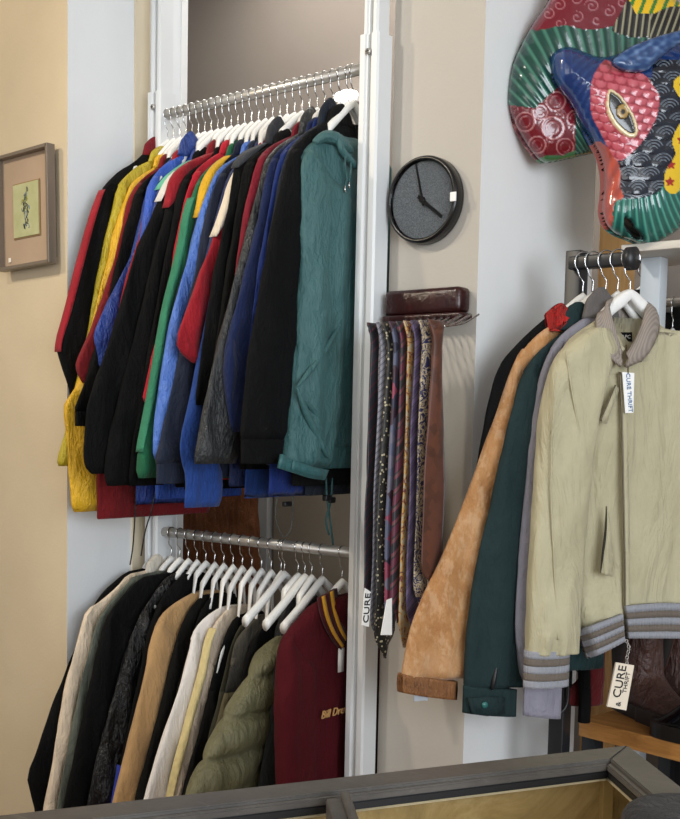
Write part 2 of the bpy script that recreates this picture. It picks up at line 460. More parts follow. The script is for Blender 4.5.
U = [
 dict(d='black windbreaker edged with red, farthest left on the upper rail', c=BLK, f=[(153,149),(145,152),(133,163),(120,170),(108,181),(101,190),(90,218),(78,262),(66,310),(56,347),(60,362),(68,385),(70,398)], h=(100,440), w=(.12,.08),
      stripe=[((101,190),(58,352),fabric(RED),.009)], collar=dict(m=fabric('8c1a26'), h=.035, ds=.0, w=.03)),
 dict(d='mustard yellow windbreaker whose slim sleeve hangs lowest at the left', c=OYEL, m=fy('b5a21c'), f=[(156,158),(145,163),(135,168),(124,178),(117,187),(110,215),(104,240),(98,270),(92,300),(86,340),(78,375),(70,405),(66,430),(60,450),(57,466)], h=(96,470), w=(.09,.05)),
 dict(d='golden yellow rain jacket with puffy elastic hem', c=YEL, m=fy(YEL), f=[(160,164),(146,172),(134,180),(127,190),(120,212),(109,252),(99,290),(90,330),(84,360),(76,385),(66,400),(63,408),(66,440),(68,480),(72,512)], h=(96,510), w=(.10,.13), fold=.007, th=.012, inset=.02, hemband=fy('d8a41a'), sth=.016),
 dict(d='dark red jacket with long hem beside the golden yellow one', c=DRED, m=fabric('861c22'), f=[(165,164),(150,172),(136,184),(128,198),(122,225),(115,255),(106,285),(92,325),(83,345),(76,362),(77,372),(81,383)], h=(104,519), w=(.10,.07), flare=.12),
 dict(d='black jacket with gathered sleeve over the dark red one', c=BLK2, f=[(170,166),(155,172),(141,184),(132,198),(125,225),(117,258),(109,292),(100,328),(90,365),(80,392),(73,412),(70,426)], h=(120,480), w=(.11,.075), cufflen=.03, cuff=fabric(BLK)),
 dict(d='royal blue jacket with bent elbow poking out left of the long black sleeves', c=ROY, m=fy(ROY), f=[(172,158),(160,170),(150,182),(144,200),(139,225),(133,248),(124,268),(108,300),(96,325),(93,338),(97,352),(99,368)], h=(132,505), w=(.10,.06), flare=.05, collar=dict(h=.03, ds=-.02)),
 dict(d='red fleece jacket mostly hidden behind a blue one', c=RED, f=[(178,160),(165,170),(154,184),(148,200),(143,218),(137,243),(129,268),(121,300),(114,330),(108,360)], h=(142,470), w=(.11,.08)),
 dict(d='bright blue windbreaker with tall collar near the left end', c='2a55b8', m=fy('2a55b8'), f=[(188,152),(176,158),(162,166),(152,178),(146,190),(143,212),(140,235),(134,262),(126,300),(118,340)], h=(145,500), collar=dict(h=.045, ds=.01, m=fy('23479c'))),
 dict(d='navy jacket with pale mint shoulder piping', c='1e3a86', m=fy('20409a'), f=[(196,158),(182,164),(166,176),(157,188),(153,205),(150,225),(143,255),(134,290),(124,330)], h=(150,480), stripe=[((190,160),(157,190),fabric('69b89a'),.016)]),
 dict(d='black coat with white shoulder piping and long loose sleeve', c=BLK, f=[(198,160),(184,166),(172,174),(164,186),(158,200),(148,222),(140,240),(130,268),(120,305),(109,340),(98,372),(88,398),(84,430),(82,452),(84,466),(90,474)], h=(135,482), w=(.125,.10), stripe=[((176,171),(158,202),fabric('d9d6cf'),.004)], fold=.006),
 dict(d='black jacket with red shoulder panel and red collar', c=BLK2, f=[(222,150),(208,154),(192,160),(178,168),(169,180),(166,200),(163,218),(155,245),(148,275),(140,310),(131,345),(121,385),(110,430),(103,465),(106,486)], h=(112,490), w=(.13,.12),
      stripe=[((212,152),(165,208),fabric(RED),.035)], collar=dict(m=fabric('8f1824'), h=.035), fold=.006),
 dict(d='plain black jacket squeezed behind the red trimmed one', c=BLK, f=[(226,152),(210,160),(194,168),(182,180),(175,198),(172,220),(166,250),(160,280),(154,315),(147,355),(140,400),(131,445),(127,486)], h=(135,492), w=(.12,.10), fold=.006),
 dict(d='bright red track jacket beside the green one', c='b4202f', f=[(236,148),(220,152),(205,162),(194,172),(187,188),(182,208),(177,232),(172,262),(166,295),(160,330),(153,350),(147,380),(143,402)], h=(150,482), w=(.10,.05)),
 dict(d='green jacket with two tone sleeve, the only leaf green one', c=GRN, m=fabric('27704c'), f=[(240,150),(224,156),(208,168),(197,182),(190,198),(184,216),(180,240),(173,270),(164,305),(157,345),(150,385),(144,420),(139,448),(137,478)], h=(160,480), w=(.10,.055),
      stripe=[((190,198),(139,452),fabric('3f8f6c'),.012)]),
 dict(d='navy jacket with a yellow shoulder band', c=NAVY, f=[(246,148),(230,154),(214,164),(205,176),(200,190),(197,210),(191,238),(184,268),(174,305),(166,345)], h=(176,470), stripe=[((226,156),(196,218),fabric('d9a92a'),.02)]),
 dict(d='light blue windbreaker with narrow empty sleeve', c=LBL, m=fy(LBL), f=[(250,150),(234,158),(219,168),(210,182),(205,196),(198,218),(189,250),(181,280),(172,312),(164,350),(158,395),(153,435),(153,459)], h=(180,476), w=(.085,.05), fold=.006),
 dict(d='slate navy sweatshirt with ribbed sleeve end', c='262e42', f=[(254,150),(238,157),(224,168),(215,182),(210,196),(204,220),(198,252),(192,286),(184,326),(176,368),(166,410),(158,450),(150,484)], h=(190,478), w=(.10,.085), cuff=fabric('2b3348'), cufflen=.04),
 dict(d='dark blue nylon jacket behind the cream striped red one', c='1c2f66', m=fy('1d3068'), f=[(260,150),(244,157),(232,170),(224,184),(219,200),(213,222),(206,252),(198,290),(190,330)], h=(196,488)),
 dict(d='red jacket with cream upper sleeve and folded red cuff', c=RED, m=fabric('a81d2a'), f=[(262,152),(247,160),(236,172),(229,184),(224,204),(213,235),(205,258),(195,285),(186,310),(175,342),(181,354),(191,363)], h=(184,440), w=(.10,.05),
      stripe=[((236,172),(213,237),fabric(CREAM),.014)]),
 dict(d='royal blue sweatshirt with flared ribbed cuff hanging below its neighbours', c='2b4f9c', f=[(266,152),(250,162),(240,176),(234,192),(229,212),(222,240),(214,275),(206,315),(197,360),(188,405),(179,440),(179,458),(186,478),(183,508)], h=(214,500), w=(.09,.10)),
 dict(d='black jacket with grey shoulder seam and grey collar', c='19191a', f=[(272,140),(258,146),(246,150),(237,158),(233,170),(230,190),(226,215),(219,245),(212,280),(205,320),(199,360),(194,405)], h=(215,470), stripe=[((262,144),(233,168),fabric('4a4c50'),.03)], collar=dict(m=fabric('3a3b3f'), h=.05), w=(.12,.09)),
 dict(d='dark olive black parka right of the grey collared jacket', c=OLBL, f=[(280,142),(264,148),(250,158),(242,170),(239,190),(235,215),(229,250),(223,290),(217,330),(210,375),(203,420)], h=(222,470), w=(.12,.10)),
 dict(d='wine red jacket showing as a thin edge', c='8b1e2f', f=[(302,132),(286,138),(270,146),(260,156),(254,168),(249,188),(245,208),(241,232),(236,262),(230,300)], h=(236,450), w=(.09,.07)),
 dict(d='charcoal padded nylon coat with shiny lower sleeve', c='2d2f31', m=nylon('2f3234', .33, .9), f=[(306,130),(290,138),(275,148),(265,160),(260,176),(255,198),(249,222),(241,252),(233,282),(225,315),(215,350),(208,385),(200,425),(193,464)], h=(222,466), w=(.12,.115), fold=.007, collar=dict(h=.05)),
 dict(d='navy blue knit jacket with bent elbow right of the charcoal coat', c='1c2a55', f=[(312,130),(296,138),(280,148),(270,160),(265,176),(261,200),(255,230),(247,262),(239,292),(230,325),(223,358),(225,400),(231,432)], h=(240,480), w=(.13,.06), fold=.005),
 dict(d='blue sweater showing only its rounded hem under a black jacket', c='1d357c', f=[(318,128),(302,136),(288,146),(279,158),(274,176),(269,205),(262,240),(256,280),(250,330),(244,380)], h=(228,499), w=(.11,.09), bw=.02, flare=.04),
 dict(d='dark slate jacket beside the big black one', c='232a36', f=[(324,122),(308,130),(294,142),(285,156),(280,172),(276,195),(270,230),(264,270),(259,320),(253,370)], h=(285,497), collar=dict(h=.05), w=(.12,.1), inset=.10),
 dict(d='large black jacket left of the teal windbreaker', c='17191d', f=[(334,118),(320,124),(306,134),(295,146),(288,158),(282,176),(276,202),(268,240),(260,280),(253,320),(246,370),(241,420),(237,464)], h=(246,488), w=(.19,.17), th=.013, sth=.016, cuff=fabric('131417'), cufflen=.045, hemband=fabric('15161a'), fold=.006),
]
n = len(U)
for i, q in enumerate(U):
    x = -2.117 + (.0212*i) - (.0 if i < n-2 else 0)
    org = Vector((x, YR, ZT))
    kw = {k: q[k] for k in ('w', 'stripe', 'collar', 'cuff', 'cufflen', 'hemband', 'fold', 'th', 'sth', 'inset', 'panels', 'bw', 'flare') if k in q}
    kw.setdefault('collar', dict(h=.03))
    g = jacket(org, DY, q['d'], q['c'], q['f'], q['h'], group=GU, mat=q.get('m'), **kw)
    hanger('clothes_hanger', org, DY, NX, 'white hanger holding the '+' '.join(q['d'].split()[:11]), HU, g=g)
# spare hanger hooks seen between the jackets

# the teal windbreaker, nearest on the upper rail
xt = -1.533
tm = nylon('427273', .55, .45)
g = jacket(Vector((xt, YR, ZT)), DY, 'teal hooded windbreaker at the right end of the upper rail', TEAL,
   [(330,133),(318,138),(306,148),(299,160),(297,176),(297,230),(296,290),(292,350),(286,420),(279,468)], (332,468), group=GU, mat=tm,
   w=(.15,.135), th=.020, sth=.024, sn=.010, fold=.006, seg=40, inset=.045, cuff=None, hemband=nylon('3a6f71', .55), step=.009)
hanger('clothes_hanger', Vector((xt, YR, ZT)), DY, NX, 'white hanger at the right end of the upper rail holding the teal windbreaker', HU, g=g, hw=.009)
T = lambda u, v, n=.03: g.W(*g.tr(u, v, n), n)
bm = bmesh.new()                                          # folded hood round the neck
A = spline([T(352,152,.012), T(344,146,.022), T(334,138,.022), T(324,137,.016), T(314,143,.006)], 5)
tube(bm, A, [.006+.007*math.sin(i/(len(A)-1)*math.pi) for i in range(len(A))], 14); obj('hood', bm, tm, g.root)
bm = bmesh.new()
A = spline([T(336,134,.026), T(342,150,.036), T(350,160,.036), T(356,166,.034)], 5); tube(bm, A, [.007]*len(A), 12); obj('hood', bm, tm, g.root)
for pts in ([(346,152),(345,165),(347,178),(345,186)], [(350,154),(351,168),(349,182)]):
    bm = bmesh.new(); tube(bm, spline([T(*p, .040) for p in pts], 4), .0022, 8); dc = obj('drawstring', bm, nylon('356668'), g.root)
    bm = bmesh.new(); e = T(*pts[-1], .040); tube(bm, [e, e-Vector((0, 0, .012))], .0022, 8); obj('metal_tip', bm, CHROME, dc)
def strap(g, pts, wd, th, m, nm, n=.03, parent=None):
    bm = bmesh.new(); P = [g.W(*g.tr(u, v, n), n) for u, v in pts]
    t = (P[1]-P[0]).normalized(); b = g.N.cross(t).normalized()*wd/2
    ribbon(bm, [p-b for p in P], [p+b for p in P], th, g.N); return obj(nm, bm, m, parent or g.root)
# sleeve end with its band and buttoned tab
R = []
e0 = g.tr(281, 452); e1 = g.tr(279, 470)
bm = bmesh.new()
A = spline([T(281,454,.036), T(296,462,.040), T(312,467,.042), T(328,470,.038)], 5); B = spline([T(278,468,.034), T(294,473,.040), T(310,478,.042), T(324,480,.038)], 5)
ribbon(bm, A, B, .006, g.N); cf = obj('cuff', bm, nylon('3d7577', .5, .3), g.root)
bm = bmesh.new(); A = spline([T(293,460,.044), T(310,466,.048), T(324,470,.046)], 4); B = spline([T(291,470,.044), T(308,475,.048), T(322,478,.046)], 4)
ribbon(bm, A, B, .004, g.N); obj('cuff_tab', bm, nylon('376d70', .5, .3), cf)
# the bent-elbow folds of the sleeve
for pts, r in (([(342,322),(328,345),(312,368),(297,387)], .0055), ([(297,387),(306,412),(318,438),(328,458)], .0065), ([(322,432),(316,415),(306,402)], .004)):
    bm = bmesh.new(); A = spline([T(*p, .0335) for p in pts], 6); k = len(A)-1
    tube(bm, A, [.0012+r*math.sin(i/k*math.pi)**.7 for i in range(k+1)], 10); obj('sleeve_fold', bm, tm, g.root)
for us in (((326,478),(327,498),(330,520),(333,545)), ((332,478),(331,500),(326,520),(329,535))):
    bm = bmesh.new(); tube(bm, spline([T(u, v, .0) for u, v in us], 4), .0022, 8); dc = obj('drawcord', bm, nylon('33686a'), g.root)
    p = T(us[1][0], us[1][1], .0); bm = bmesh.new(); box(bm, p-Vector((.006, .009, .006)), p+Vector((.006, .009, .006)), .002); obj('cord_lock', bm, BLACKP, dc)

# loose drawcords of hidden jackets, hanging under the row
def cord(pts, x, label, r=.0016, c='15151a', lock=None):
    P = spline([on(0, x, *p) for p in pts], 6); bm = bmesh.new(); tube(bm, P, r, 8); o = obj('drawcord', bm, nylon(c)); tag(o, label, 'cord')
    if lock:
        p = on(0, x, *lock); bm = bmesh.new(); box(bm, p-Vector((.005, .011, .005)), p+Vector((.005, .011, .005)), .002); obj('cord_lock', bm, BLACKP, o)
    return o
cord([(136,490),(135,515),(133,545),(130,565)], -2.02, 'black cord hanging straight below the dark red hem')
cord([(156,490),(151,512),(145,532),(141,556)], -1.98, 'black cord slanting down towards the lower rail end')
cord([(284,470),(277,500),(276,520),(283,536),(291,528),(293,500),(290,470)], -1.62, 'grey looped drawcord with a toggle below the big black jacket', .0014, '55564f', (287,504))

# ------------------------------------------------------------------ lower rail
CO = [
 dict(d='black wool coat reaching farthest left over the beige wall', c=BLK, f=[(150,556),(138,564),(126,572),(110,585),(98,598),(88,616),(78,640),(66,668),(52,706),(38,744),(26,777),(30,792),(35,812),(38,850)], h=.42, w=(.10,.15), inset=.06),
 dict(d='cream canvas jacket, first pale coat from the left on the lower rail', c='e3cdb0', m=fabric('e0cdb4'), f=[(163,550),(150,556),(138,564),(128,574),(116,588),(102,600),(86,610),(80,628),(70,664),(61,702),(54,748),(48,786),(43,812),(40,850)], h=.45, w=(.05,.05), inset=.05, sth=.010, collar=dict(h=.035, m=fabric('d9d2c4'))),
 dict(d='grey green denim jacket tucked beside the cream canvas one', c='6f7468', f=[(168,552),(155,560),(142,568),(130,580),(118,592),(106,606),(96,622),(88,650),(78,692),(69,735),(60,785),(54,830)], h=.45, w=(.07,.06), th=.007, sth=.008),
 dict(d='black fleece coat over the grey green denim jacket', c=BLK, f=[(186,550),(170,556),(156,566),(140,578),(124,594),(110,612),(100,636),(90,680),(80,728),(68,780),(58,830)], h=.45, w=(.13,.11)),
 dict(d='black leather jacket with glossy sleeve folds', c='161617', m=nylon('1a1a1c', .28, 1.0), f=[(206,556),(190,560),(176,570),(162,582),(150,598),(138,618),(126,648),(114,690),(102,735),(90,785),(82,830)], h=.45, w=(.14,.12), fold=.008, sth=.014),
 dict(d='black zip jacket with a cobalt blue lower edge', c='1a1a1a', f=[(216,558),(200,562),(186,572),(170,586),(158,604),(149,628),(142,660),(134,700),(124,745),(114,790),(108,830)], h=.45, w=(.10,.09), stripe=[((120,765),(107,838),fabric('2b3fb0'),.02)]),
 dict(d='tan suede coat with a stitched elbow seam', c='b08a58', m=fabric('b59062', .9, .14, .35, .4), f=[(222,582),(208,586),(194,592),(180,600),(166,610),(157,622),(149,642),(145,670),(138,700),(129,738),(119,775),(110,812),(104,850)], h=.45, w=(.135,.10), th=.013, sth=.017, fold=.004, inset=.03),
 dict(d='black corduroy jacket between the tan coat and the white one', c='26251f', f=[(232,574),(220,580),(206,592),(194,604),(184,618),(176,640),(169,668),(160,705),(148,750),(136,795),(128,835)], h=.45, w=(.12,.10)),
 dict(d='washed black jacket with check lined collar', c='191917', f=[(240,574),(228,582),(214,594),(204,606),(196,622),(188,648),(180,680),(170,720),(156,770),(146,812)], h=.45, w=(.10,.09)),
 dict(d='white linen jacket with smooth straight sleeve', c='efe9e2', m=fabric('ece6e0', .7, .05, .35), f=[(248,590),(238,596),(226,604),(212,612),(200,622),(192,634),(188,654),(180,684),(169,716),(156,755),(144,796),(138,830)], h=.45, w=(.10,.07), th=.009, sth=.011, fold=.003),
 dict(d='pale pink beige satin jacket with yellowed lining', c='d8c3ac', m=nylon('dccab4', .5, .5), f=[(262,590),(250,595),(238,602),(226,610),(214,624),(206,642),(201,668),(193,698),(184,730),(174,768),(166,810)], h=.45, w=(.10,.06), stripe=[((212,628),(168,800),fabric('d8c790'),.012)], fold=.006, th=.009),
 dict(d='black blazer right of the pale satin jacket', c='161616', f=[(268,594),(254,602),(242,612),(231,624),(222,642),(214,672),(206,705),(196,740),(186,775),(178,815)], h=.45, w=(.12,.10)),
 dict(d='thin olive shirt jacket', c='3c3b2c', f=[(272,602),(260,608),(248,618),(238,630),(230,648),(224,675),(217,705),(208,740),(198,780)], h=.45, w=(.06,.05)),
 dict(d='grey brown panelled jacket with ribbed shoulder', c='58534a', m=fabric('5a554b', .8, .3), f=[(280,602),(268,608),(256,618),(244,630),(235,642),(231,658),(227,682),(221,706),(213,735),(204,770)], h=.45, w=(.09,.08), panels=[((229,668), fabric('3a3833')), ((224,694), fabric('6b6349'))]),
 dict(d='black down vest behind the olive puffer', c='1a1b1c', f=[(290,604),(278,612),(266,624),(256,636),(248,652),(242,680),(234,712),(224,750)], h=.45, w=(.12,.10)),
]
n = len(CO)
for i, q in enumerate(CO):
    x = -2.13 + .030*i
    org = Vector((x, YR, ZB))
    kw = {k: q[k] for k in ('w', 'stripe', 'collar', 'cuff', 'cufflen', 'hemband', 'fold', 'th', 'sth', 'inset', 'panels', 'bw', 'flare') if k in q}
    g = jacket(org, DY, q['d'], q['c'], q['f'], q['h'], cat='coat', name='coat', group=GL, mat=q.get('m'), **kw)
    hanger('clothes_hanger', org, DY, NX, 'white hanger holding the '+' '.join(q['d'].split()[:11]), HL, hw=.0075, g=g)

# olive puffer: quilted baffles follow the sleeve
PM = nylon('7d7a58', .5, .5)
org = Vector((-1.66, YR, ZB))
g = Cloth(org, DY, 'olive green quilted puffer jacket left of the maroon one', 'jacket', GL, 'puffer_jacket')
L = g.line([(284,630),(274,636),(264,646),(255,660),(246,676),(234,696),(222,716),(210,738),(199,762),(190,782),(183,800),(176,826)]); ft = g.f(L)
def bulge(z, ph, n=.075): 
    t = ((z+ph)/n) % 1; return math.sqrt(max(0, 1-(2*t-1)**2))
R = []
for z in g.rows(L, L[-1][1], .006):
    t = min(1, (L[0][1]-z)/.06+.3); q = bulge(z, 0)
    R.append((z, ft(z)-.17*min(1, max(.2, (L[0][1]-z)/.1)), ft(z)+.006*q, .012, (.012+.022*q)*t))
obj('sleeve', g.loft(R, 40, .004), PM, g.root)
R = []
for z in g.rows(L, .50, .006):
    t = min(1, (L[0][1]-z)/.06+.3); q = bulge(z, .02)
    R.append((z, -.17, min(ft(z)-.02, .17), -.002, (.010+.010*q)*t))
obj('body', g.loft(R, 36, .004), PM, g.root)
R = [(z, -.19, -.09, 0, .012+.010*bulge(z, .01)) for z in [L[3][1]-.006*i for i in range(70)]]; obj('sleeve', g.loft(R, 16, .003), PM, g.root)
R = []
cA = g.tr(284, 600); cB = g.tr(280, 640)
for i in range(12):
    t = i/11; R.append((cA[1]+(cB[1]-cA[1])*t, -.07, cA[0]+(cB[0]-cA[0]+.02)*t, .006, .012+.012*bulge(t*.1, 0, .05)))
obj('collar', g.loft(R, 24, .004), nylon('23262e', .45), g.root)
q = [p for p in L if p[0] < .17]; g.L = q; g.LS = [p[0] for p in q]; g.LZ = [p[1] for p in q]
hanger('clothes_hanger', org, DY, NX, 'white hanger above the olive puffer jacket', HL, drop=.10, hw=.009, g=g)
# dark grey coat sliver
org = Vector((-1.62, YR, ZB))
g = jacket(org, DY, 'dark grey coat showing as a strip left of the maroon jacket', '2f3130', [(306,612),(296,620),(286,632),(278,648),(274,672),(272,700),(266,740),(258,790),(252,830)], .45, cat='coat', name='coat', group=GL, w=(.12,.12))
hanger('clothes_hanger', org, DY, NX, 'white hanger just left of the one with the maroon jacket', HL, drop=.10, hw=.009, g=g)
for i, (x, lb) in enumerate(((-1.70, 'bare white hanger directly behind the olive puffer collar'), (-1.64, 'bare white hanger in the cluster left of the maroon jacket'), (-1.59, 'bare white hanger nearest the maroon jacket'))):
    hanger('clothes_hanger', Vector((x, YR, ZB)), DY, NX, lb, HL, drop=.09, hw=.010, span=.12)
for x, lb in ((-1.563, 'white hanger with glossy shoulders just behind the teal windbreaker hanger'),):
    hanger('clothes_hanger', Vector((x-.002, YR, ZT)), DY, NX, lb, HU, drop=.11, hw=.010, span=.07)
# maroon jacket with gold collar stripes and embroidery
MM = fabric('560d18', .9, .12, .3, .02)
org = Vector((-1.535, YR, ZB))
g = jacket(org, DY, 'maroon varsity jacket with gold collar stripes and gold embroidery', '5e1620',
    [(322,598),(312,606),(302,616),(292,626),(284,638),(279,654),(277,690),(277,730),(278,770),(279,810),(280,840)], .52, cat='jacket', group=GL, mat=MM, w=(.10,.10), th=.022, sth=.026, sn=.004, fold=.005, seg=44, inset=.01, name='varsity_jacket', step=.009)
hanger('clothes_hanger', org, DY, NX, 'white hanger holding the maroon varsity jacket', HL, drop=.10, hw=.009, g=g)
T = lambda u, v, n=.03: g.W(*g.tr(u, v, n), n)
bm = bmesh.new(); A = spline([T(318,598,.020), T(322,618,.028), T(330,636,.030), T(340,650,.028)], 6); B = spline([T(336,588,.004), T(338,605,.012), T(342,622,.020), T(347,634,.024)], 6)
ribbon(bm, A, B, .007, g.N); cl = obj('collar', bm, fabric('4c0f18'), g.root)
for a, b in ((.12, .30), (.58, .76)):
    bm = bmesh.new(); ribbon(bm, [p.lerp(q, a)+g.N*.004 for p, q in zip(A, B)], [p.lerp(q, b)+g.N*.004 for p, q in zip(A, B)], .003, g.N); obj('collar_stripe', bm, fabric('d39a2a'), cl)
def textobj(body, m, parent, pos, X, Y, size, name, shear=0, ext=.0006):
    fc = bpy.data.curves.new(name, 'FONT'); fc.body = body; fc.size = size; fc.extrude = ext; fc.shear = shear; fc.align_x = 'CENTER'; fc.align_y = 'CENTER'
    fo = bpy.data.objects.new('tmp', fc); COL.objects.link(fo)
    dg = bpy.context.evaluated_depsgraph_get(); me = bpy.data.meshes.new_from_object(fo.evaluated_get(dg)); me.name = name
    bpy.data.objects.remove(fo)
    X = X.normalized(); Y = (Y - X*Y.dot(X)).normalized(); Z = X.cross(Y)
    Mx = Matrix((X, Y, Z)).transposed().to_4x4(); Mx.translation = pos - parent_loc(parent)
    me.transform(Mx); me.materials.append(m); o = bpy.data.objects.new(name, me); return link(o, parent)
textobj('Bill Drew', fabric('d2a468'), g.root, T(335,712,.034), -g.D, Vector((0, 0, 1))+g.D*.0, .023, 'embroidery', .3, .0012)
bm = bmesh.new(); p = T(341,660,.03); obox(bm, p, g.D, Vector((0, 0, 1)), g.N, .018, .05, .002); obj('price_tag', bm, plain('e6e4de', .6), g.root)

# brown leather jacket on the back wall, behind the lower rail
lx = on(1, 2.42, 214, 520).x; org = Vector((lx, 2.42, 1.50))
BL = nylon('8f5124', .4, .7)
g = Cloth(org, Vector((-1, 0, 0)), 'brown leather jacket hanging behind the lower rail', 'jacket', None, 'leather_jacket')
R = []
for i in range(44):
    z = 1.52-.012*i; t = min(1, i/8); hw = .04+.10*min(1, i/10)
    R.append((z, -hw-.02, hw, 0, .03*t+.006))
obj('body', g.loft(R, 40, .008), BL, g.root)
for sg in (-1, 1):
    R = [(1.46-.012*i, (.08+i*.0006 if sg > 0 else -.17-i*.0006), (.17+i*.0006 if sg > 0 else -.08-i*.0006), .0, .026) for i in range(40)]
    obj('sleeve', g.loft(R, 24, .008), BL, g.root)
hk = org+Vector((0, 0, .03))
bm = bmesh.new(); tube(bm, spline([Vector((lx, 2.66, 1.60)), Vector((lx, 2.58, 1.585)), Vector((lx, 2.44, 1.55)), Vector((lx, 2.40, 1.60))], 4), .006, 10); tag(obj('coat_hook', bm, STEEL), 'steel wall hook holding the brown leather jacket', 'coat hook')
# ------------------------------------------------------------------ round clock
cc = on(1, 1.840, 423, 200); R0 = .082
ck = empty('wall_clock', Vector((cc.x, 1.86, cc.z)), 'round black wall clock with dark grey felt dial above the tie rack', 'clock')
def disc(bm, c, r, y0, y1, n=64, bev=0):
    r_ = bmesh.ops.create_cone(bm, cap_ends=True, segments=n, radius1=r, radius2=r, depth=abs(y1-y0), matrix=Matrix.Translation((c.x, (y0+y1)/2, c.z)) @ Matrix.Rotation(math.pi/2, 4, 'X'))
bm = bmesh.new(); disc(bm, cc, R0*.97, 1.858, 1.843)
obj('case', bm, plain('161617', .35, name='clock'), ck, False)
bm = bmesh.new()
prof = [(R0-.008, .0), (R0-.008, -.008), (R0-.004, -.012), (R0, -.010), (R0+.002, -.002), (R0+.002, .022), (R0-.002, .026), (R0-.006, .026)]
n = 80; rings = []
for k in range(n):
    a = 2*math.pi*k/n; rings.append([bm.verts.new((cc.x+r*math.cos(a), 1.840+y*.75, cc.z+r*math.sin(a))) for r, y in prof])
for k in range(n):
    a, b = rings[k], rings[(k+1) % n]
    for j in range(len(prof)): bm.faces.new((a[j], a[(j+1) % len(prof)], b[(j+1) % len(prof)], b[j]))
obj('rim', bm, plain('0e0e10', .25, name='clock'), ck)
ft_ = NT('dial_felt'); ft_.col(ft_.ramp(ft_.noise(500, 2), [(.35, '5c5f62'), (.65, '8a8d90')])); ft_.set(Roughness=.95)
bm = bmesh.new(); disc(bm, cc, R0-.007, 1.8425, 1.8405); obj('dial', bm, ft_.m, ck, False)
def hand(u1, v1, w0, w1, nm, y):
    p0 = on(1, y, 423, 205); p0 = Vector((cc.x, y, cc.z)); p1 = on(1, y, u1, v1); d = (p1-p0); d.y = 0
    t = d.normalized(); b = Vector((-t.z, 0, t.x)); bm = bmesh.new()
    q = [p0-t*.012-b*w0, p1-b*w1, p1+b*w1, p0-t*.012+b*w0]
    f = [bm.verts.new(x) for x in q]; f2 = [bm.verts.new(x-Vector((0, .0012, 0))) for x in q]
    bm.faces.new(f); bm.faces.new(f2)
    for k in range(4): bm.faces.new((f[k], f[(k+1) % 4], f2[(k+1) % 4], f2[k]))
    obj(nm, bm, BLACKP, ck, False)
hand(416, 164, .0022, .0015, 'minute_hand', 1.8380); hand(442, 217, .0035, .003, 'hour_hand', 1.8365)
bm = bmesh.new(); disc(bm, cc, .006, 1.840, 1.834, 20); obj('hub', bm, BLACKP, ck, False)
gl = NT('clock_glass'); gl.set(Roughness=.02, Transmission_Weight=1.0, IOR=1.05, Base_Color=(.93, .95, .96, 1))
bm = bmesh.new(); disc(bm, cc, R0-.007, 1.8335, 1.8325); obj('cover_glass', bm, gl.m, ck, False)
bm = bmesh.new(); p = on(1, 1.836, 454, 197); box(bm, p+Vector((-.004, -.0075, -.009)), p+Vector((.009, -.0055, .008))); obj('price_sticker', bm, plain('f0f0ee', .6), ck, False)

# ------------------------------------------------------------------ tie rack and ties
lw = NT('leathered_wood'); lw.col(lw.ramp(lw.noise(9, 6, rough=.7, dist=1.5), [(.3, '1f0c0c'), (.7, '3d1716')])); lw.bump(lw.noise(30, 5, dist=2), .5, .004); lw.set(Roughness=.28)
a = on(1, 1.815, 383, 292); b = on(1, 1.815, 458, 319)
x0, x1 = a.x, b.x; zt_, zb_ = a.z+.002, on(1, 1.80, 384, 322).z+.002
tr_ = empty('tie_rack', Vector(((x0+x1)/2, 1.86, zb_)), 'dark oxblood wooden tie rack with steel pegs under the clock', 'tie rack')
bm = bmesh.new(); box(bm, (x0, 1.817, zb_+.012), (x1, 1.858, zt_), .009); obj('back_board', bm, lw.m, tr_)
bm = bmesh.new(); box(bm, (x0-.002, 1.815, zb_-.002), (x1+.004, 1.859, zb_+.012), .004); obj('ledge', bm, lw.m, tr_)
YT = 1.715; ztie = on(1, YT, 400, 326).z
TX = []
for k, u in enumerate((381, 387, 393, 400, 407, 414, 421, 429, 439)):
    TX.append(on(1, YT, u, 326).x)
TX[0] = TX[1]-.022
for k, x in enumerate(TX):
    bm = bmesh.new(); tube(bm, spline([(x, 1.81, zb_+.004), (x, 1.76, ztie+.004), (x, 1.715, ztie-.004), (x, 1.690, ztie-.002), (x, 1.684, ztie+.003)], 4), .0018, 8); obj('peg', bm, CHROME, tr_)
for k, u in enumerate((446, 455, 463)):
    x = on(1, YT, u-14, 326).x
    bm = bmesh.new(); tube(bm, spline([(x, 1.81, zb_+.004), (x, 1.76, ztie+.004), (x, 1.715, ztie-.004), (x, 1.700, ztie-.006)], 4), .0018, 8); obj('peg', bm, CHROME, tr_)
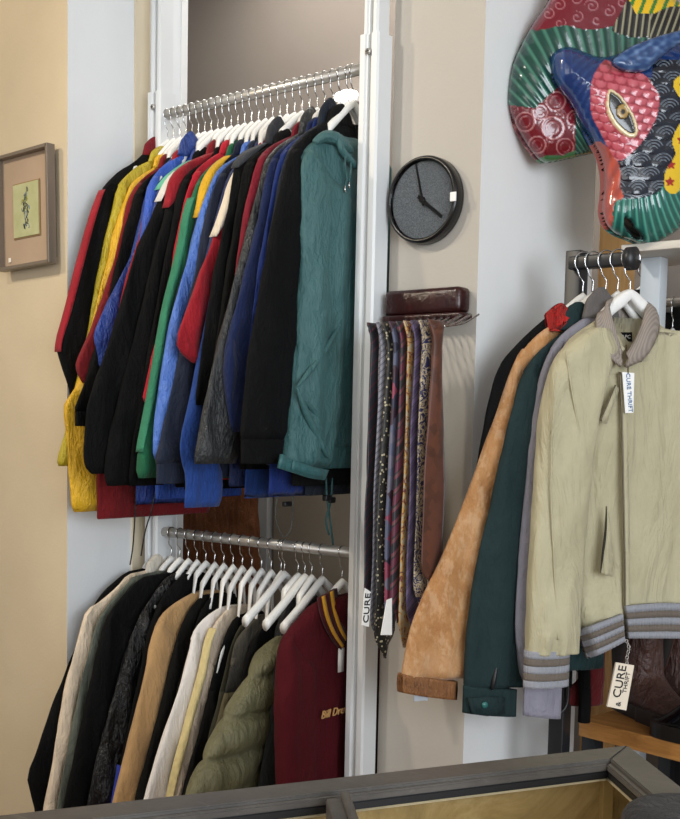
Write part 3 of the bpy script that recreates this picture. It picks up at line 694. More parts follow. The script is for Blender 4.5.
def tiemat(kind, cols, sc=60):
    t = NT('silk_'+kind+cols[0]); tcn = t.n('ShaderNodeTexCoord')
    if kind == 'stripe':
        w = t.n('ShaderNodeTexWave'); w.bands_direction = 'X'; w.inputs['Scale'].default_value = sc; w.inputs['Distortion'].default_value = .4; w.inputs['Detail'].default_value = 2
        t.l(t.mapv((0, 1, 1), (math.radians(35), 0, math.radians(0))), w.inputs['Vector'])
        m = t.n('ShaderNodeMapping'); m.inputs['Rotation'].default_value = (math.radians(-40), 0, 0); t.l(t.coord(), m.inputs['Vector']); w.bands_direction = 'Z'; t.l(m.outputs[0], w.inputs['Vector'])
        c = t.ramp(w.outputs['Fac'], [(i/len(cols), q) for i, q in enumerate(cols)], 'CONSTANT')
    elif kind == 'spot':
        v = t.n('ShaderNodeTexVoronoi'); v.inputs['Scale'].default_value = sc; t.l(t.coord(), v.inputs['Vector'])
        c = t.ramp(v.outputs['Distance'], [(0, cols[1]), (.28, cols[0]), (.62, cols[-1])], 'CONSTANT')
    elif kind == 'paisley':
        nn = t.noise(sc, 2, dist=2.5); c = t.ramp(nn, [(0, cols[0]), (.46, cols[1]), (.54, cols[2 % len(cols)]), (.62, cols[0])], 'CONSTANT')
    elif kind == 'check':
        v = t.n('ShaderNodeTexVoronoi'); v.distance = 'MANHATTAN'; v.inputs['Scale'].default_value = sc; v.inputs['Randomness'].default_value = .35
        m = t.n('ShaderNodeMapping'); m.inputs['Rotation'].default_value = (math.radians(45), 0, 0); t.l(t.coord(), m.inputs['Vector']); t.l(m.outputs[0], v.inputs['Vector'])
        s_ = t.n('ShaderNodeSeparateColor'); t.l(v.outputs['Color'], s_.inputs[0])
        c = t.ramp(s_.outputs[0], [(i/len(cols), q) for i, q in enumerate(cols)], 'CONSTANT')
    t.col(c); t.bump(t.noise(700, 1), .2, .0005); t.set(Roughness=.5, Sheen_Weight=.2); return t.m
TIES = [
 ('navy tie with small dark red stripes, leftmost on the rack', tiemat('stripe', ['14161f', '14161f', '4a1420', '14161f'], 10), 607, .9),
 ('silver grey tie with fine diagonal lines', tiemat('stripe', ['8f8f98', '4d4d58', 'a3a1aa', '5a5a66'], 34), 640, .9),
 ('black and cream speckled tie whose tip hangs lowest', tiemat('spot', ['14130f', 'b8ac8c', '2a261e'], 130), 657, 1.15),
 ('tie with dusty pink and slate diamonds', tiemat('check', ['2a2a3f', '8d3a52', '565b72', '3a2230', '6a6878'], 34), 630, .9),
 ('tie with wide maroon, brown and black diagonal bands', tiemat('stripe', ['5a1f35', '1e1c26', '5d4038', '6d2a3f', '1b1a22'], 7), 622, 1.0),
 ('cream and gold floral tie near the middle of the rack', tiemat('paisley', ['a99a7e', 'b98a3c', '6a2a2c'], 40), 648, .85),
 ('purple and grey diagonal striped tie', tiemat('stripe', ['3f2f52', '524a58', '30253e', '5a4a6a'], 12), 628, .95),
 ('deep navy tie with pale gold curling sprigs', tiemat('paisley', ['1c1b47', 'b9a888', '7d6d5a'], 55), 610, .8),
 ('rust brown tie with a woven grid, rightmost of the ties', tiemat('check', ['512a18', '5f331e', '4a2615', '5a3020'], 60), 590, 1.25),
]
for k, (lb, m, vend, wk) in enumerate(TIES):
    x = TX[k]; root = empty('necktie', Vector((x, YT, ztie)), lb, 'tie', 'neckties on the rack')
    ze = on(0, x, 385 if k < 3 else 400, vend).z
    for side, (dx, zend, sc) in enumerate(((.005, ze, 1.0), (-.005, ze+.14, .6))):
        bm = bmesh.new(); rings = []; N_ = 50; yc = 1.712
        for i in range(N_+1):
            t = i/N_; z = ztie+.006-(ztie+.006-zend)*t
            if t < .10: w_ = .026-.012*math.sin(t/.10*math.pi/2)     # gathered over the peg
            else: w_ = .014+(.032*wk*sc-.014*1)*min(1, ((t-.10)/.5))*.75 if sc == 1 else .013+.004*t
            tip = (1-t)/.07
            if tip < 1: w_ *= max(.04, tip)
            off = .004*nz(k*7, t*3, side)+.0; th_ = .0035
            ctr = x + dx*min(1, i/3+.1) + .003*nz(t*4, k, 2)
            yy = yc + off + (-.006 if side == 0 else .004)
            ring = []
            for q in range(10):
                a_ = 2*math.pi*q/10; yw = w_*math.cos(a_)
                ring.append(bm.verts.new((ctr+th_*math.sin(a_)+.0022*math.sin(yw*160+k)*min(1, t*4+.2), yy+yw, z)))
            rings.append(ring)
        for p, q in zip(rings, rings[1:]):
            for j in range(10): bm.faces.new((p[j], p[(j+1) % 10], q[(j+1) % 10], q[j]))
        bm.faces.new(rings[0]); bm.faces.new(rings[-1]); obj('wide_blade' if side == 0 else 'narrow_blade', bm, m, root)
    bm = bmesh.new(); bmesh.ops.create_uvsphere(bm, u_segments=16, v_segments=10, radius=1, matrix=Matrix.Translation((x, 1.708, ztie-.006)) @ Matrix.Diagonal((.0085, .021*min(1, wk), .012, 1)))
    obj('knot_fold', bm, m, root)
PT = plain('eeece6', .6, name='paper')
def papertag(x, pts, label, txt=None, txtsize=.02):
    bm = bmesh.new(); P = [on(0, x, *p) for p in pts]
    a_ = [bm.verts.new(p) for p in P]; b_ = [bm.verts.new(p-Vector((.0012, 0, 0))) for p in P]
    bm.faces.new(a_); bm.faces.new(b_)
    for k in range(4): bm.faces.new((a_[k], a_[(k+1) % 4], b_[(k+1) % 4], b_[k]))
    root = empty('price_tag', P[0], label, 'price tag'); o = obj('card', bm, PT, root, False)
    if txt:
        c = sum(P, Vector())/4+Vector((.001, 0, 0)); up = (P[0]-P[3]).normalized()
        textobj(txt, BLACKP, root, c, up, Vector((0, -1, 0)) , txtsize, 'lettering')
    return root
papertag(TX[3]+.012, [(365,588),(371,592),(369,627),(362,625)], 'narrow white shop tag lettered CURE beside the navy tie', 'CURE', .022)
papertag(TX[5]+.014, [(387,600),(392,598),(392,635),(381,635)], 'white triangular paper tag low on the ties')

# ------------------------------------------------------------------ framed drawing on the beige wall
fr = empty('framed_drawing', on(1, 1.62, 27, 270), 'small framed green ink drawing in a brown mat on the beige wall', 'picture')
tl, trr, br, bl_ = [on(1, 1.59, u, v) for u, v in ((-5, 159), (46, 146), (51, 260), (2, 270))]
cen = (tl+trr+br+bl_)/4; Xp = ((trr-tl)+(br-bl_)).normalized(); Zp = Vector((0, 0, 1)); Xp.y = 0; Xp = Vector((1, 0, .03)).normalized(); Zp = Vector((-.03, 0, 1)).normalized()
Wp = ((trr-tl).length+(br-bl_).length)/2; Hp = ((tl-bl_).length+(trr-br).length)/2
Yp = Vector((0, -1, 0)); fm = plain('7d7266', .35, .3, 'frame')
for nm, cx_, cz_, sx_, sz_ in (('frame', 0, Hp/2, Wp, .008), ('frame', 0, -Hp/2, Wp, .008), ('frame', -Wp/2, 0, .008, Hp+.008), ('frame', Wp/2, 0, .008, Hp+.008)):
    bm = bmesh.new(); obox(bm, cen+Xp*cx_+Zp*cz_+Vector((0, .006, 0)), Xp, Yp, Zp, sx_, .022, sz_, .001); obj('frame_side', bm, [fm], fr, False)
bm = bmesh.new(); obox(bm, cen+Vector((0, .014, 0)), Xp, Yp, Zp, Wp, .004, Hp); obj('mat_board', bm, plain('a8917a', .8, name='card', var=.08), fr, False)
bm = bmesh.new(); obox(bm, cen+Zp*.0+Vector((0, .0112, 0)), Xp, Yp, Zp, Wp*.50+.006, .003, Hp*.47+.006); obj('mat_bevel', bm, plain('8a6f4a', .8), fr, False)
aw = NT('green_wash'); aw.col(aw.ramp(aw.noise(25, 4), [(.3, 'a0a274'), (.7, 'b4b38a')])); aw.set(Roughness=.8)
bm = bmesh.new(); obox(bm, cen+Vector((0, .009, 0)), Xp, Yp, Zp, Wp*.50, .003, Hp*.47); art = obj('drawing', bm, aw.m, fr, False)
random.seed(8)
for cidx, (mm, nn_, am) in enumerate(((plain('23302f', .8), 16, .012), (plain('5d6f86', .8), 10, .012), (plain('8a8a2a', .8), 7, .009))):
    bm = bmesh.new()
    for q in range(nn_):
        p0 = cen + Zp*(Hp*random.uniform(-.16, .17)) + Xp*random.uniform(-am, am)*.7; pts = [p0]
        for r_ in range(3): pts.append(pts[-1]+Xp*random.uniform(-.006, .006)+Zp*random.uniform(-.012, .010))
        tube(bm, spline([Vector((p.x, cen.y+.0072, p.z)) for p in pts], 3), .0008, 5)
    obj('ink_strokes', bm, mm, art)
bm = bmesh.new(); obox(bm, cen-Xp*Wp*.36-Zp*Hp*.42+Vector((0, .010, 0)), Xp, Yp, Zp, .008, .002, .010); obj('sticker', bm, plain('e8e0d0', .7), fr, False)
bm = bmesh.new(); obox(bm, cen+Vector((0, .022, 0)), Xp, Yp, Zp, Wp*.9, .012, Hp*.9); obj('backing', bm, plain('3a3028', .8), fr, False)

# glowing lamp on the far wall, above the hangers
lp = on(1, 2.60, 346, 96)
bm = bmesh.new(); bmesh.ops.create_uvsphere(bm, u_segments=24, v_segments=14, radius=1, matrix=Matrix.Translation(lp) @ Matrix.Diagonal((.042, .02, .017, 1)))
lm = NT('lamp_glow'); lm.set(Emission_Color=(1, .98, .93, 1), Emission_Strength=9)
lr = empty('wall_lamp', Vector((lp.x, 2.66, lp.z)), 'small glowing white lamp on the grey wall behind the upper rail', 'lamp'); obj('bulb', bm, lm.m, lr)
bm = bmesh.new(); box(bm, lp+Vector((-.02, .015, -.012)), lp+Vector((.02, .06, .012)), .003); obj('base', bm, plain('dddddd', .4), lr)
# ------------------------------------------------------------------ right-hand rack: post, face-out arm, five garments
blk = plain('1d1f22', .4, name='black_metal')
ay = 1.955; az = on(1, ay, 600, 261).z
px_ = on(1, 1.97, 574, 262).x
rk = empty('wall_rack_post', Vector((px_, 1.98, 0)), 'black metal display post with a short arm holding the cream bomber jacket', 'clothes rack')
bm = bmesh.new(); box(bm, (px_-.016, 1.965, .02), (px_+.016, 1.998, az+.026), .002); obj('post', bm, blk, rk)
bm = bmesh.new(); box(bm, (px_-.12, 1.90, 0), (px_+.12, 2.06, .02), .004); obj('foot', bm, blk, rk)
xe = on(1, ay, 629, 258).x
bm = bmesh.new(); box(bm, (px_-.0, 1.946, az-.012), (xe, 1.970, az+.012), .003); arm = obj('arm', bm, blk, rk)
bm = bmesh.new(); tube(bm, [(xe-.004, 1.957, az), (xe+.012, 1.957, az)], .021, 24); obj('end_cap', bm, blk, arm)
GR = 'garments on the face-out arm'
hx = [on(1, ay, u, 262).x for u in (583, 593, 606, 618, 630)]
dirs = [Vector((-.5, -.866, 0))]*5
Ro = [Vector((x, ay+.003, az)) for x in hx]
def rhang(i, g, lb, **k):
    D = g.D; hanger('clothes_hanger', g.o, D, g.N, lb, 'white hangers on the face-out arm', rr=.019, g=g, hw=.009, **k)
g = jacket(Ro[0], dirs[0], 'black jacket at the back of the face-out arm', BLK, [(560,306),(550,314),(540,322),(528,333),(514,347),(502,360),(495,374),(491,388),(486,410),(481,440),(474,480),(466,520)], (520,560), group=GR, w=(.12,.10), th=.012, bw=.05)
rhang(0, g, 'white hanger behind the other hangers on the black arm')
# orange suede jacket
OS = NT('orange_suede'); c1 = OS.ramp(OS.noise(9, 6, rough=.7), [(.25, '96602f'), (.5, 'ae7c48'), (.75, 'c2956a')]); sp = OS.ramp(OS.noise(70, 4, OS.mapv((1, 1, .5)), .7), [(.48, (0, 0, 0, 1)), (.62, (1, 1, 1, 1))])
OS.col(OS.mix(.38, c1, OS.mix(sp, c1, 'd2b08a'))); nb = OS.bump(OS.noise(24, 5, OS.mapv((1, 1, .6)), .6, 1.0), .7, .014); OS.bump(OS.noise(600, 2), .3, .0007, nb); OS.set(Roughness=.75, Sheen_Weight=.25)
g = jacket(Ro[1], dirs[1], 'orange brown suede jacket with long wide sleeve and red collar', 'c98a55', [(556,322),(546,328),(536,336),(526,346),(517,358),(510,376),(502,400),(491,430),(480,462),(466,500),(450,540),(434,575),(420,606),(409,635),(404,660),(402,682)], (560,640), group=GR, mat=OS.m, bw=.03, back=False,
   w=(.14,.19), th=.010, sth=.016, sn=-.004, fold=.005, seg=48, inset=.10, step=.009, cuff=None)
rhang(1, g, 'white hanger holding the orange brown suede jacket')
T = lambda u, v, n=.03: g.W(*g.tr(u, v, n), n)
bm = bmesh.new(); A = spline([T(546,313,.0), T(553,307,.015), T(561,303,.02), T(567,309,.02)], 5); B = spline([T(548,330,.0), T(554,331,.02), T(561,328,.03), T(568,320,.03)], 5)
ribbon(bm, A, B, .014, g.N)
bmesh.ops.bevel(bm, geom=bm.edges[:], offset=.003, segments=2, affect='EDGES')
obj('collar', bm, fabric('b8231f'), g.root)
# gathered sleeve end
cm = OS.m; bm = bmesh.new(); rings = []
A0 = [g.tr(402, 681, .016), g.tr(462, 693, .016)]
def gather(bm, g, pA, pB, drop, th, n0, freq, amp, rows_=8, seg=72):
    rings = []
    for i in range(rows_+1):
        t = i/rows_; ring = []
        for q in range(seg):
            a = 2*math.pi*q/seg; x = math.cos(a)*.5+.5
            ss = pA[0]+(pB[0]-pA[0])*x; zz = pA[1]+(pB[1]-pA[1])*x - drop*t
            f = amp*math.sin(a*freq+math.sin(a*3)*1.5)*(math.sin(t*math.pi)*.6+.5)
            ring.append(bm.verts.new(g.W(ss+f*math.cos(a), zz, n0+(th+f)*math.sin(a))))
        rings.append(ring)
    for a, b in zip(rings, rings[1:]):
        for q in range(seg): bm.faces.new((a[q], a[(q+1) % seg], b[(q+1) % seg], b[q]))
    bm.faces.new(rings[0]); bm.faces.new(rings[-1])
pa = g.tr(403, 682, .014); pb = g.tr(461, 692, .014)
gather(bm, g, (pa[0]+.002, pa[1]+.013), (pb[0], pb[1]+.016), .034, .017, -.003, 34, .0030); obj('cuff', bm, nylon('9c6636', .6, .6), g.root)
bm = bmesh.new(); p = T(421, 690, .005); obox(bm, p, g.D, Vector((0, 0, 1)), g.N, .028, .04, .0015); tg = tag(obj('price_tag', bm, plain('a9b0b6', .7), None, False), 'grey blue paper tag poking out under the orange suede sleeve', 'price tag')
# dark green wool jacket
GM = fabric('26393b', .9, .12, .4, .0)
g = jacket(Ro[2], dirs[2], 'dark green jacket with a buttoned sleeve tab', '1d3c3c', [(572,324),(562,332),(551,341),(540,350),(530,361),(521,374),(514,392),(508,420),(500,455),(491,495),(481,535),(472,580),(466,625),(463,665),(463,690)], (600,668), group=GR, mat=GM, bw=.03, back=False,
   w=(.14,.135), th=.010, sth=.015, sn=.006, fold=.005, seg=40, inset=.055, step=.009, hemband=fabric('20393b'), collar=dict(h=.04, w=.045, ds=.01))
rhang(2, g, 'white hanger holding the dark green jacket')
T = lambda u, v, n=.03: g.W(*g.tr(u, v, n), n)
bm = bmesh.new(); pa = g.tr(464, 688, .010); pb = g.tr(518, 690, .010)
gather(bm, g, (pa[0], pa[1]+.004), (pb[0], pb[1]), .05, .015, .006, 3, .0006); cf = obj('cuff', bm, GM, g.root)
bm = bmesh.new(); p = T(492, 704, .024); A = [T(468,698,.024), T(486,697,.026), T(505,697,.026)]; B = [T(472,714,.024), T(487,716,.026), T(505,714,.026)]; ribbon(bm, A, B, .004, g.N); obj('cuff_tab', bm, GM, cf)
bm = bmesh.new(); p = T(485, 705, .030); X, Y = g.D, Vector((0, 0, 1)); bmesh.ops.create_cone(bm, cap_ends=True, segments=18, radius1=.0065, radius2=.0055, depth=.003, matrix=Matrix((X, Y, g.N)).transposed().to_4x4()); bmesh.ops.translate(bm, verts=bm.verts[:], vec=p); obj('button', bm, plain('2f6a66', .25), cf)
bm = bmesh.new(); A = spline([T(497,665,.026), T(494,680,.027), T(492,690,.026)], 4); tube(bm, A, [.0015+.003*math.sin(i/(len(A)-1)*3.14) for i in range(len(A))], 8); obj('pocket_slit', bm, BLACKP, g.root)
# grey lavender jacket
LM = fabric('908e99', .85, .08, .35, .1)
g = jacket(Ro[3], dirs[3], 'lavender grey jacket just behind the cream bomber', '85838e', [(592,312),(582,319),(570,327),(558,338),(548,352),(541,368),(536,390),(531,425),(526,470),(521,520),(517,570),(514,615),(515,650),(521,680)], (585,640), group=GR, mat=LM, bw=.0, back=False,
   w=(.12,.085), th=.010, sth=.014, sn=.004, fold=.004, seg=32, inset=.05, step=.01, collar=dict(h=.045, m=fabric('6f6a68')))
rhang(3, g, 'white hanger holding the lavender grey jacket')
bm = bmesh.new(); pa = g.tr(524, 682, .004); pb = g.tr(562, 686, .004)
gather(bm, g, (pa[0], pa[1]), (pb[0], pb[1]), .062, .010, .004, 2, .0006); obj('sleeve_lining', bm, fabric('9a98a6'), g.root)

# ------------------------------------------------------------------ cream bomber jacket, seen almost from the front
CM = NT('cream_cotton'); CM.col(CM.ramp(CM.noise(7, 5, rough=.65), [(.3, 'aba485'), (.7, 'bab395')]))
nb = CM.bump(CM.noise(16, 5, CM.mapv((1, 1, .3)), .55, .8), .9, .022); nb = CM.bump(CM.noise(45, 4, CM.mapv((1, 1, .8)), .6, 1), .3, .004, nb); CM.bump(CM.noise(900, 1), .2, .0006, nb); CM.set(Roughness=.75, Sheen_Weight=.1)
g = Cloth(Ro[4], dirs[4], 'cream cotton bomber jacket with grey ribbed collar and striped hem', 'jacket', GR, 'bomber_jacket')
T = lambda u, v, n=.03: g.W(*g.tr(u, v, n), n)
L = g.line([(602,316),(592,323),(580,331),(568,340),(557,350),(549,362),(543,378),(538,400),(534,430),(530,470),(527,520),(524,570),(522,620),(521,650)]); ft = g.f(L)
def pocket(ss, z): return 0
hemL = g.tr(590, 622, .04)[1]; hemR = g.tr(650, 612, .04)[1]
# body: two front panels and back, one loft
bodyL = g.line([(602,316),(592,323),(580,331),(568,341),(562,354),(567,385),(574,420),(578,455),(576,490),(574,540),(574,590),(578,625)]); fb = g.f(bodyL)
s_zip = lambda z: g.tr(624 + (2.5 if z < 1.3 else 0), 400, .04)[0]
rows = []
zh = g.tr(600, 632, .04)[1]
for z in g.rows(bodyL, zh, .008):
    t = min(1, (bodyL[0][1]-z)/.05+.25); e = 1
    if z > bodyL[4][1]: sbk = -min(.17, fb(z)*.95)
    else: sbk = -.17
    gat = max(0, min(1, (z-zh)/.05))
    rows.append((z, sbk, fb(z), 0, (.030+.010*(1-gat)*gat*4)*t))
def pf(ss, z):
    v = .006*nz(ss*32, z*4, 3)+.007*nz(ss*14+z*6, z*7, 5)+.003*nz(ss*60, z*18, 7)
    d = z-zh
    if d < .10: v += .0035*math.sin(ss*170+3*nz(ss*10, z*6, 1))*max(0, 1-d/.10)*.9
    top = bodyL[0][1]-.05-z
    if -.02 < top < .14: v += .002*math.sin(ss*130+2)*max(0, 1-abs(top-.02)/.12)
    return v
bmb = g.loft(rows, 140, .003, .62, puff=pf, wave=.5)
nl = g.tr(603, 316)[0]; nr = g.tr(655, 322, .0)[0]; nzt = g.tr(603, 317)[1]; nzb = g.tr(622, 364, .04)[1]; nm_ = (nl+nr)/2; nh = (nl-nr)/2
for vtx in bmb.verts:
    rel = vtx.co-g.o; ss = rel.dot(g.D); n_ = rel.dot(g.N)
    if n_ > -.004 and abs(ss-nm_) < nh:
        zl = nzt+.004-(nzt-nzb)*(1-abs((ss-nm_)/nh)**1.8)
        if vtx.co.z > zl: vtx.co.z = zl
obj('body', bmb, CM.m, g.root)
# hem band in knitted stripes: left front hangs lower than the right
G1_, G2_ = fabric('7c7268', .9, .06, .2), fabric('a6a8b0', .9, .06, .2)
def band(ptsT, ptsB, n0, n1, mats, nm, parent, th=.006, nseg=40):
    A = spline([T(*p) for p in ptsT], nseg//(len(ptsT)-1)); B = spline([T(*p) for p in ptsB], nseg//(len(ptsB)-1))
    base = None
    K = len(mats)
    for j, m in enumerate(mats):
        bm = bmesh.new(); a, b = j/K, (j+1)/K
        PA = [p.lerp(q, a)+g.N*(.0012*math.sin(i*2.4)) for i, (p, q) in enumerate(zip(A, B))]; PB = [p.lerp(q, b)+g.N*(.0012*math.sin(i*2.4)) for i, (p, q) in enumerate(zip(A, B))]
        ribbon(bm, PA, PB, th, g.N)
        o = obj(nm if base is None else nm+'_stripe', bm, m, base or parent); base = base or o
    return base
stripes = [G2_, G1_, G2_, G1_, G2_]
band([(577,630,.010),(590,626,.044),(606,620,.048),(622,614,.050)], [(586,658,.010),(596,655,.044),(609,649,.048),(624,641,.050)], 0, 0, stripes, 'hem_band', g.root, .010)
band([(625,606,.050),(645,604,.050),(665,603,.048),(690,604,.040),(712,606,.0)], [(628,638,.050),(645,638,.050),(665,638,.048),(690,638,.040),(710,636,.0)], 0, 0, stripes, 'hem_band', g.root, .010, 80)
# sleeves
R = []
zc_ = g.tr(521, 652)[1]
for z in g.rows(L, zc_, .008):
    if z > L[6][1]+.02: continue
    t = (L[6][1]+.02-z); tt = min(1, t/.05+.25)
    R.append((z, ft(z)-(.115-.012*min(1, t/.5))*tt, ft(z)+.001, .022, .030*(.5+.5*tt)*(1 if z-zc_ > .04 else .8+.2*(z-zc_)/.04)))
def ps(ss, z):
    return .008*nz(ss*14+z*5, z*8, 8)+.006*nz(ss*34, z*3.5, 2)+.003*nz(ss*50, z*22, 4) + (.003*math.sin(ss*190)*max(0, 1-(z-zc_)/.06))
so = obj('sleeve', g.loft(R, 90, .003, .72, puff=ps, wave=.4), CM.m, g.root)
R = [(L[6][1]-.008*i, -.235-.0004*i, -.135, .008, .028*min(1, i/6+.2)) for i in range(60)]
obj('sleeve', g.loft(R, 50, .004, .8), CM.m, g.root)
R0_ = g.tr(523, 651, .022); R1_ = g.tr(570, 649, .022)
base = None
for j, m in enumerate(stripes):
    bm = bmesh.new(); dz = .0135
    gather(bm, g, (R0_[0]-.004, R0_[1]-dz*j+.001), (R1_[0]+.002, R1_[1]-dz*j+.001), dz, .024-.001*j, .022, 40, .0009, 3, 160)
    o = obj('cuff' if base is None else 'cuff_stripe', bm, m, base or g.root); base = base or o
# armhole seam and sleeve seam
def seam(pts, n, r=.0012, m=None, nm='seam', parent=None):
    bm = bmesh.new(); tube(bm, spline([T(u, v, n) for u, v in pts], 6), r, 6); return obj(nm, bm, m or fabric('9a9270'), parent or g.root)
seam([(556,372),(553,420),(551,480),(553,540),(556,600),(558,640)], .0515, .0016, CM.m, 'sleeve_seam')
seam([(566,352),(571,385),(577,420),(581,450)], .047, .0016, CM.m, 'armhole_seam')
# zip placket
def surf_n(z, off=0): return .0425
bm = bmesh.new(); A = spline([T(u, v, .043) for u, v in ((619,372),(621,420),(622,470),(623,520),(624,570),(624,612))], 8); B = spline([T(u, v, .044) for u, v in ((626,372),(627,420),(628,470),(629,520),(629,570),(630,612))], 8)
ribbon(bm, A, B, .004, g.N); pk = obj('zip_placket', bm, CM.m, g.root)
bm = bmesh.new(); tube(bm, [p+g.N*.003 for p in A], .0016, 6); obj('zip', bm, plain('6a6152', .4, .6), pk)
# pocket with a slanted welt
bm = bmesh.new(); A = spline([T(606,506,.046), T(605,530,.046), T(602,555,.046), T(600,573,.046)], 5); B = spline([T(607,508,.046), T(611,530,.046), T(612,555,.046), T(612,577,.046)], 5)
ribbon(bm, A, B, .003, g.N); pc = obj('pocket_welt', bm, CM.m, g.root)
bm = bmesh.new(); tube(bm, [p+g.N*.002 for p in A], [.0004+.0020*math.sin(i/(len(A)-1)*3.14) for i in range(len(A))], 8); obj('pocket_opening', bm, plain('2c2a20', .9), pc)
bm = bmesh.new(); A = [T(615,385,.043), T(608,402,.045), T(600,421,.045)]; B = [T(619,389,.043), T(613,405,.043), T(606,424,.043)]; ribbon(bm, A, B, .003, g.N); cw_ = obj('chest_pocket_welt', bm, CM.m, g.root); bm = bmesh.new(); tube(bm, spline([p+g.N*.002 for p in A], 4), .0009, 6); obj('zip', bm, plain('6a6152', .4, .6), cw_)
# ribbed collar
RC = NT('ribbed_knit'); wv = RC.n('ShaderNodeTexWave'); wv.inputs['Scale'].default_value = 90; RC.l(RC.coord(), wv.inputs['Vector']); RC.col(RC.ramp(wv.outputs['Fac'], [(0, '857b72'), (1, '9a9087')])); RC.bump(wv.outputs['Fac'], .4, .001); RC.set(Roughness=.9)
def rib(PT, PB, nm, th=.007):
    bm = bmesh.new(); A = spline(PT, 8); B = spline(PB, 8); Ns = []
    for i in range(len(A)):
        t = (A[min(i+1, len(A)-1)]-A[max(i-1, 0)]).normalized(); u = (B[i]-A[i]).normalized(); Ns.append(t.cross(u).normalized())
    V = []
    K = 4
    for i in range(len(A)):
        row = []
        for j in range(K+1):
            s = j/K; bulge_ = math.sin(s*math.pi)*.007
            row.append(A[i].lerp(B[i], s)+Ns[i]*bulge_)
        V.append(row)
    vs = [[bm.verts.new(p) for p in r] for r in V]
    for a, b in zip(vs, vs[1:]):
        for j in range(K): bm.faces.new((a[j], a[j+1], b[j+1], b[j]))
    o = obj(nm, bm, RC.m, g.root); md = o.modifiers.new('s', 'SOLIDIFY'); md.thickness = th; md.offset = 0; return o
rib([T(612,298,-.01), T(608,303,.010), T(613,320,.030), T(618,338,.042), T(621,352,.050)], [T(604,312,-.010), T(596,318,.012), T(600,337,.040), T(610,356,.050), T(621,366,.054)], 'collar')
rib([T(643,302,-.01), T(646,306,.008), T(641,325,.030), T(634,342,.042), T(626,354,.050)], [T(650,314,-.014), T(658,324,.004), T(653,343,.040), T(642,359,.050), T(625,367,.054)], 'collar')
rib([T(612,298,-.010), T(622,296,-.026), T(634,297,-.026), T(643,302,-.010)], [T(608,318,-.016), T(620,326,-.030), T(636,326,-.030), T(650,318,-.016)], 'collar')
# inside back, label
bm = bmesh.new(); A = [T(612,322,-.020), T(627,326,-.022), T(643,322,-.020)]; B = [T(618,352,-.002), T(625,366,.004), T(636,352,-.002)]; ribbon(bm, A, B, .003, g.N); ln = obj('lining', bm, fabric('a19a86'), g.root)
lb = T(626,337,.002); bm = bmesh.new(); obox(bm, lb, CR, CU, CF, .022, .017, .0015); lo = obj('neck_label', bm, fabric('191a1c'), g.root, False)
textobj('APC', plain('b8b6b0', .6), lo, lb-CF*.0012, CR, CU, .009, 'lettering')
bm = bmesh.new(); obox(bm, T(626,348,.006), CR, CU, CF, .008, .010, .0015); obj('size_label', bm, fabric('191a1c'), g.root, False)
# front hanger is wide and flat
hh = empty('clothes_hanger', g.o, 'wide white hanger in front, holding the cream bomber jacket', 'clothes hanger', 'white hangers on the face-out arm')
P = lambda s, z, n=0: g.o + g.D*s + Vector((0, 0, z)) + g.N*n
zc0 = g.tr(627, 287)[1]-az; sc0 = g.tr(631, 290)[0]*.3
bm = bmesh.new(); pts = [P(sc0, zc0-.01), P(sc0, zc0+.008), P(-.001, -.040), P(.010, -.028)]
for k in range(15):
    a = math.radians(-50+k*17); pts.append(P(.0195*math.cos(a), .0195*math.sin(a)))
tube(bm, spline(pts, 2), .0016, 8); obj('hook', bm, CHROME, hh)
bm = bmesh.new(); rings = []
for i in range(31):
    q = (i/30*2-1); s = q*.062; t = abs(q)
    ztop = zc0-.003-.008*t-.042*t**1.6; hgt = .030-.004*t; zb2 = ztop-hgt-(.010*math.sin(min(1, t*3)*math.pi/2)-.010)
    w_ = .013; rings.append([bm.verts.new(P(s+sc0, (ztop+zb2)/2+(ztop-zb2)/2*sgnpow(math.sin(a), .6), w_*sgnpow(math.cos(a), .6)-.004)) for a in [k*2*math.pi/14 for k in range(14)]])
for a, b in zip(rings, rings[1:]):
    for k in range(14): bm.faces.new((a[k], a[(k+1) % 14], b[(k+1) % 14], b[k]))
bm.faces.new(rings[0]); bm.faces.new(rings[-1]); obj('hanger_body', bm, WHITE, hh)
# tags on the bomber
def slab(P4, th, m, nm, parent=None):
    bm = bmesh.new(); nrm = (P4[1]-P4[0]).cross(P4[3]-P4[0]).normalized()*th
    a_ = [bm.verts.new(p) for p in P4]; b_ = [bm.verts.new(p-nrm) for p in P4]; bm.faces.new(a_); bm.faces.new(b_)
    for k in range(4): bm.faces.new((a_[k], a_[(k+1) % 4], b_[(k+1) % 4], b_[k]))
    return obj(nm, bm, m, parent, False)
tg = empty('price_tag', T(625,374,.05), 'narrow white shop tag hanging at the bomber jacket collar', 'price tag')
P4 = [T(622,372,.052), T(634,373,.052), T(633,413,.052), T(625,413,.052)]
slab(P4, .0012, plain('f2f2ef', .6), 'card', tg)
c = sum(P4, Vector())/4+g.N*.0022; vX = (P4[1]-P4[2]).normalized()*-1
textobj('CURE THRIFT', plain('5a78a0', .7), tg, c, P4[3]-P4[0], P4[1]-P4[0], .0115, 'lettering')
bm = bmesh.new(); tube(bm, spline([T(626,345,.04), T(628,358,.054), T(628,366,.054), T(628,374,.053)], 4), .0013, 6); obj('fastener', bm, plain('4a3520', .5), tg)
tg = empty('price_tag', T(622,664,.05), 'pale wooden shop tag lettered CURE THRIFT hanging below the cream hem', 'price tag')
P4 = [T(615,662,.05), T(633,665,.05), T(625,710,.05), T(606,706,.05)]
slab(P4, .004, plain('e6d9c4', .6), 'card', tg)
c = (P4[0]+P4[1]*1+P4[2]+P4[3])/4+g.N*.0048; Xd = P4[0]-P4[3]; Yd = P4[0]-P4[1]
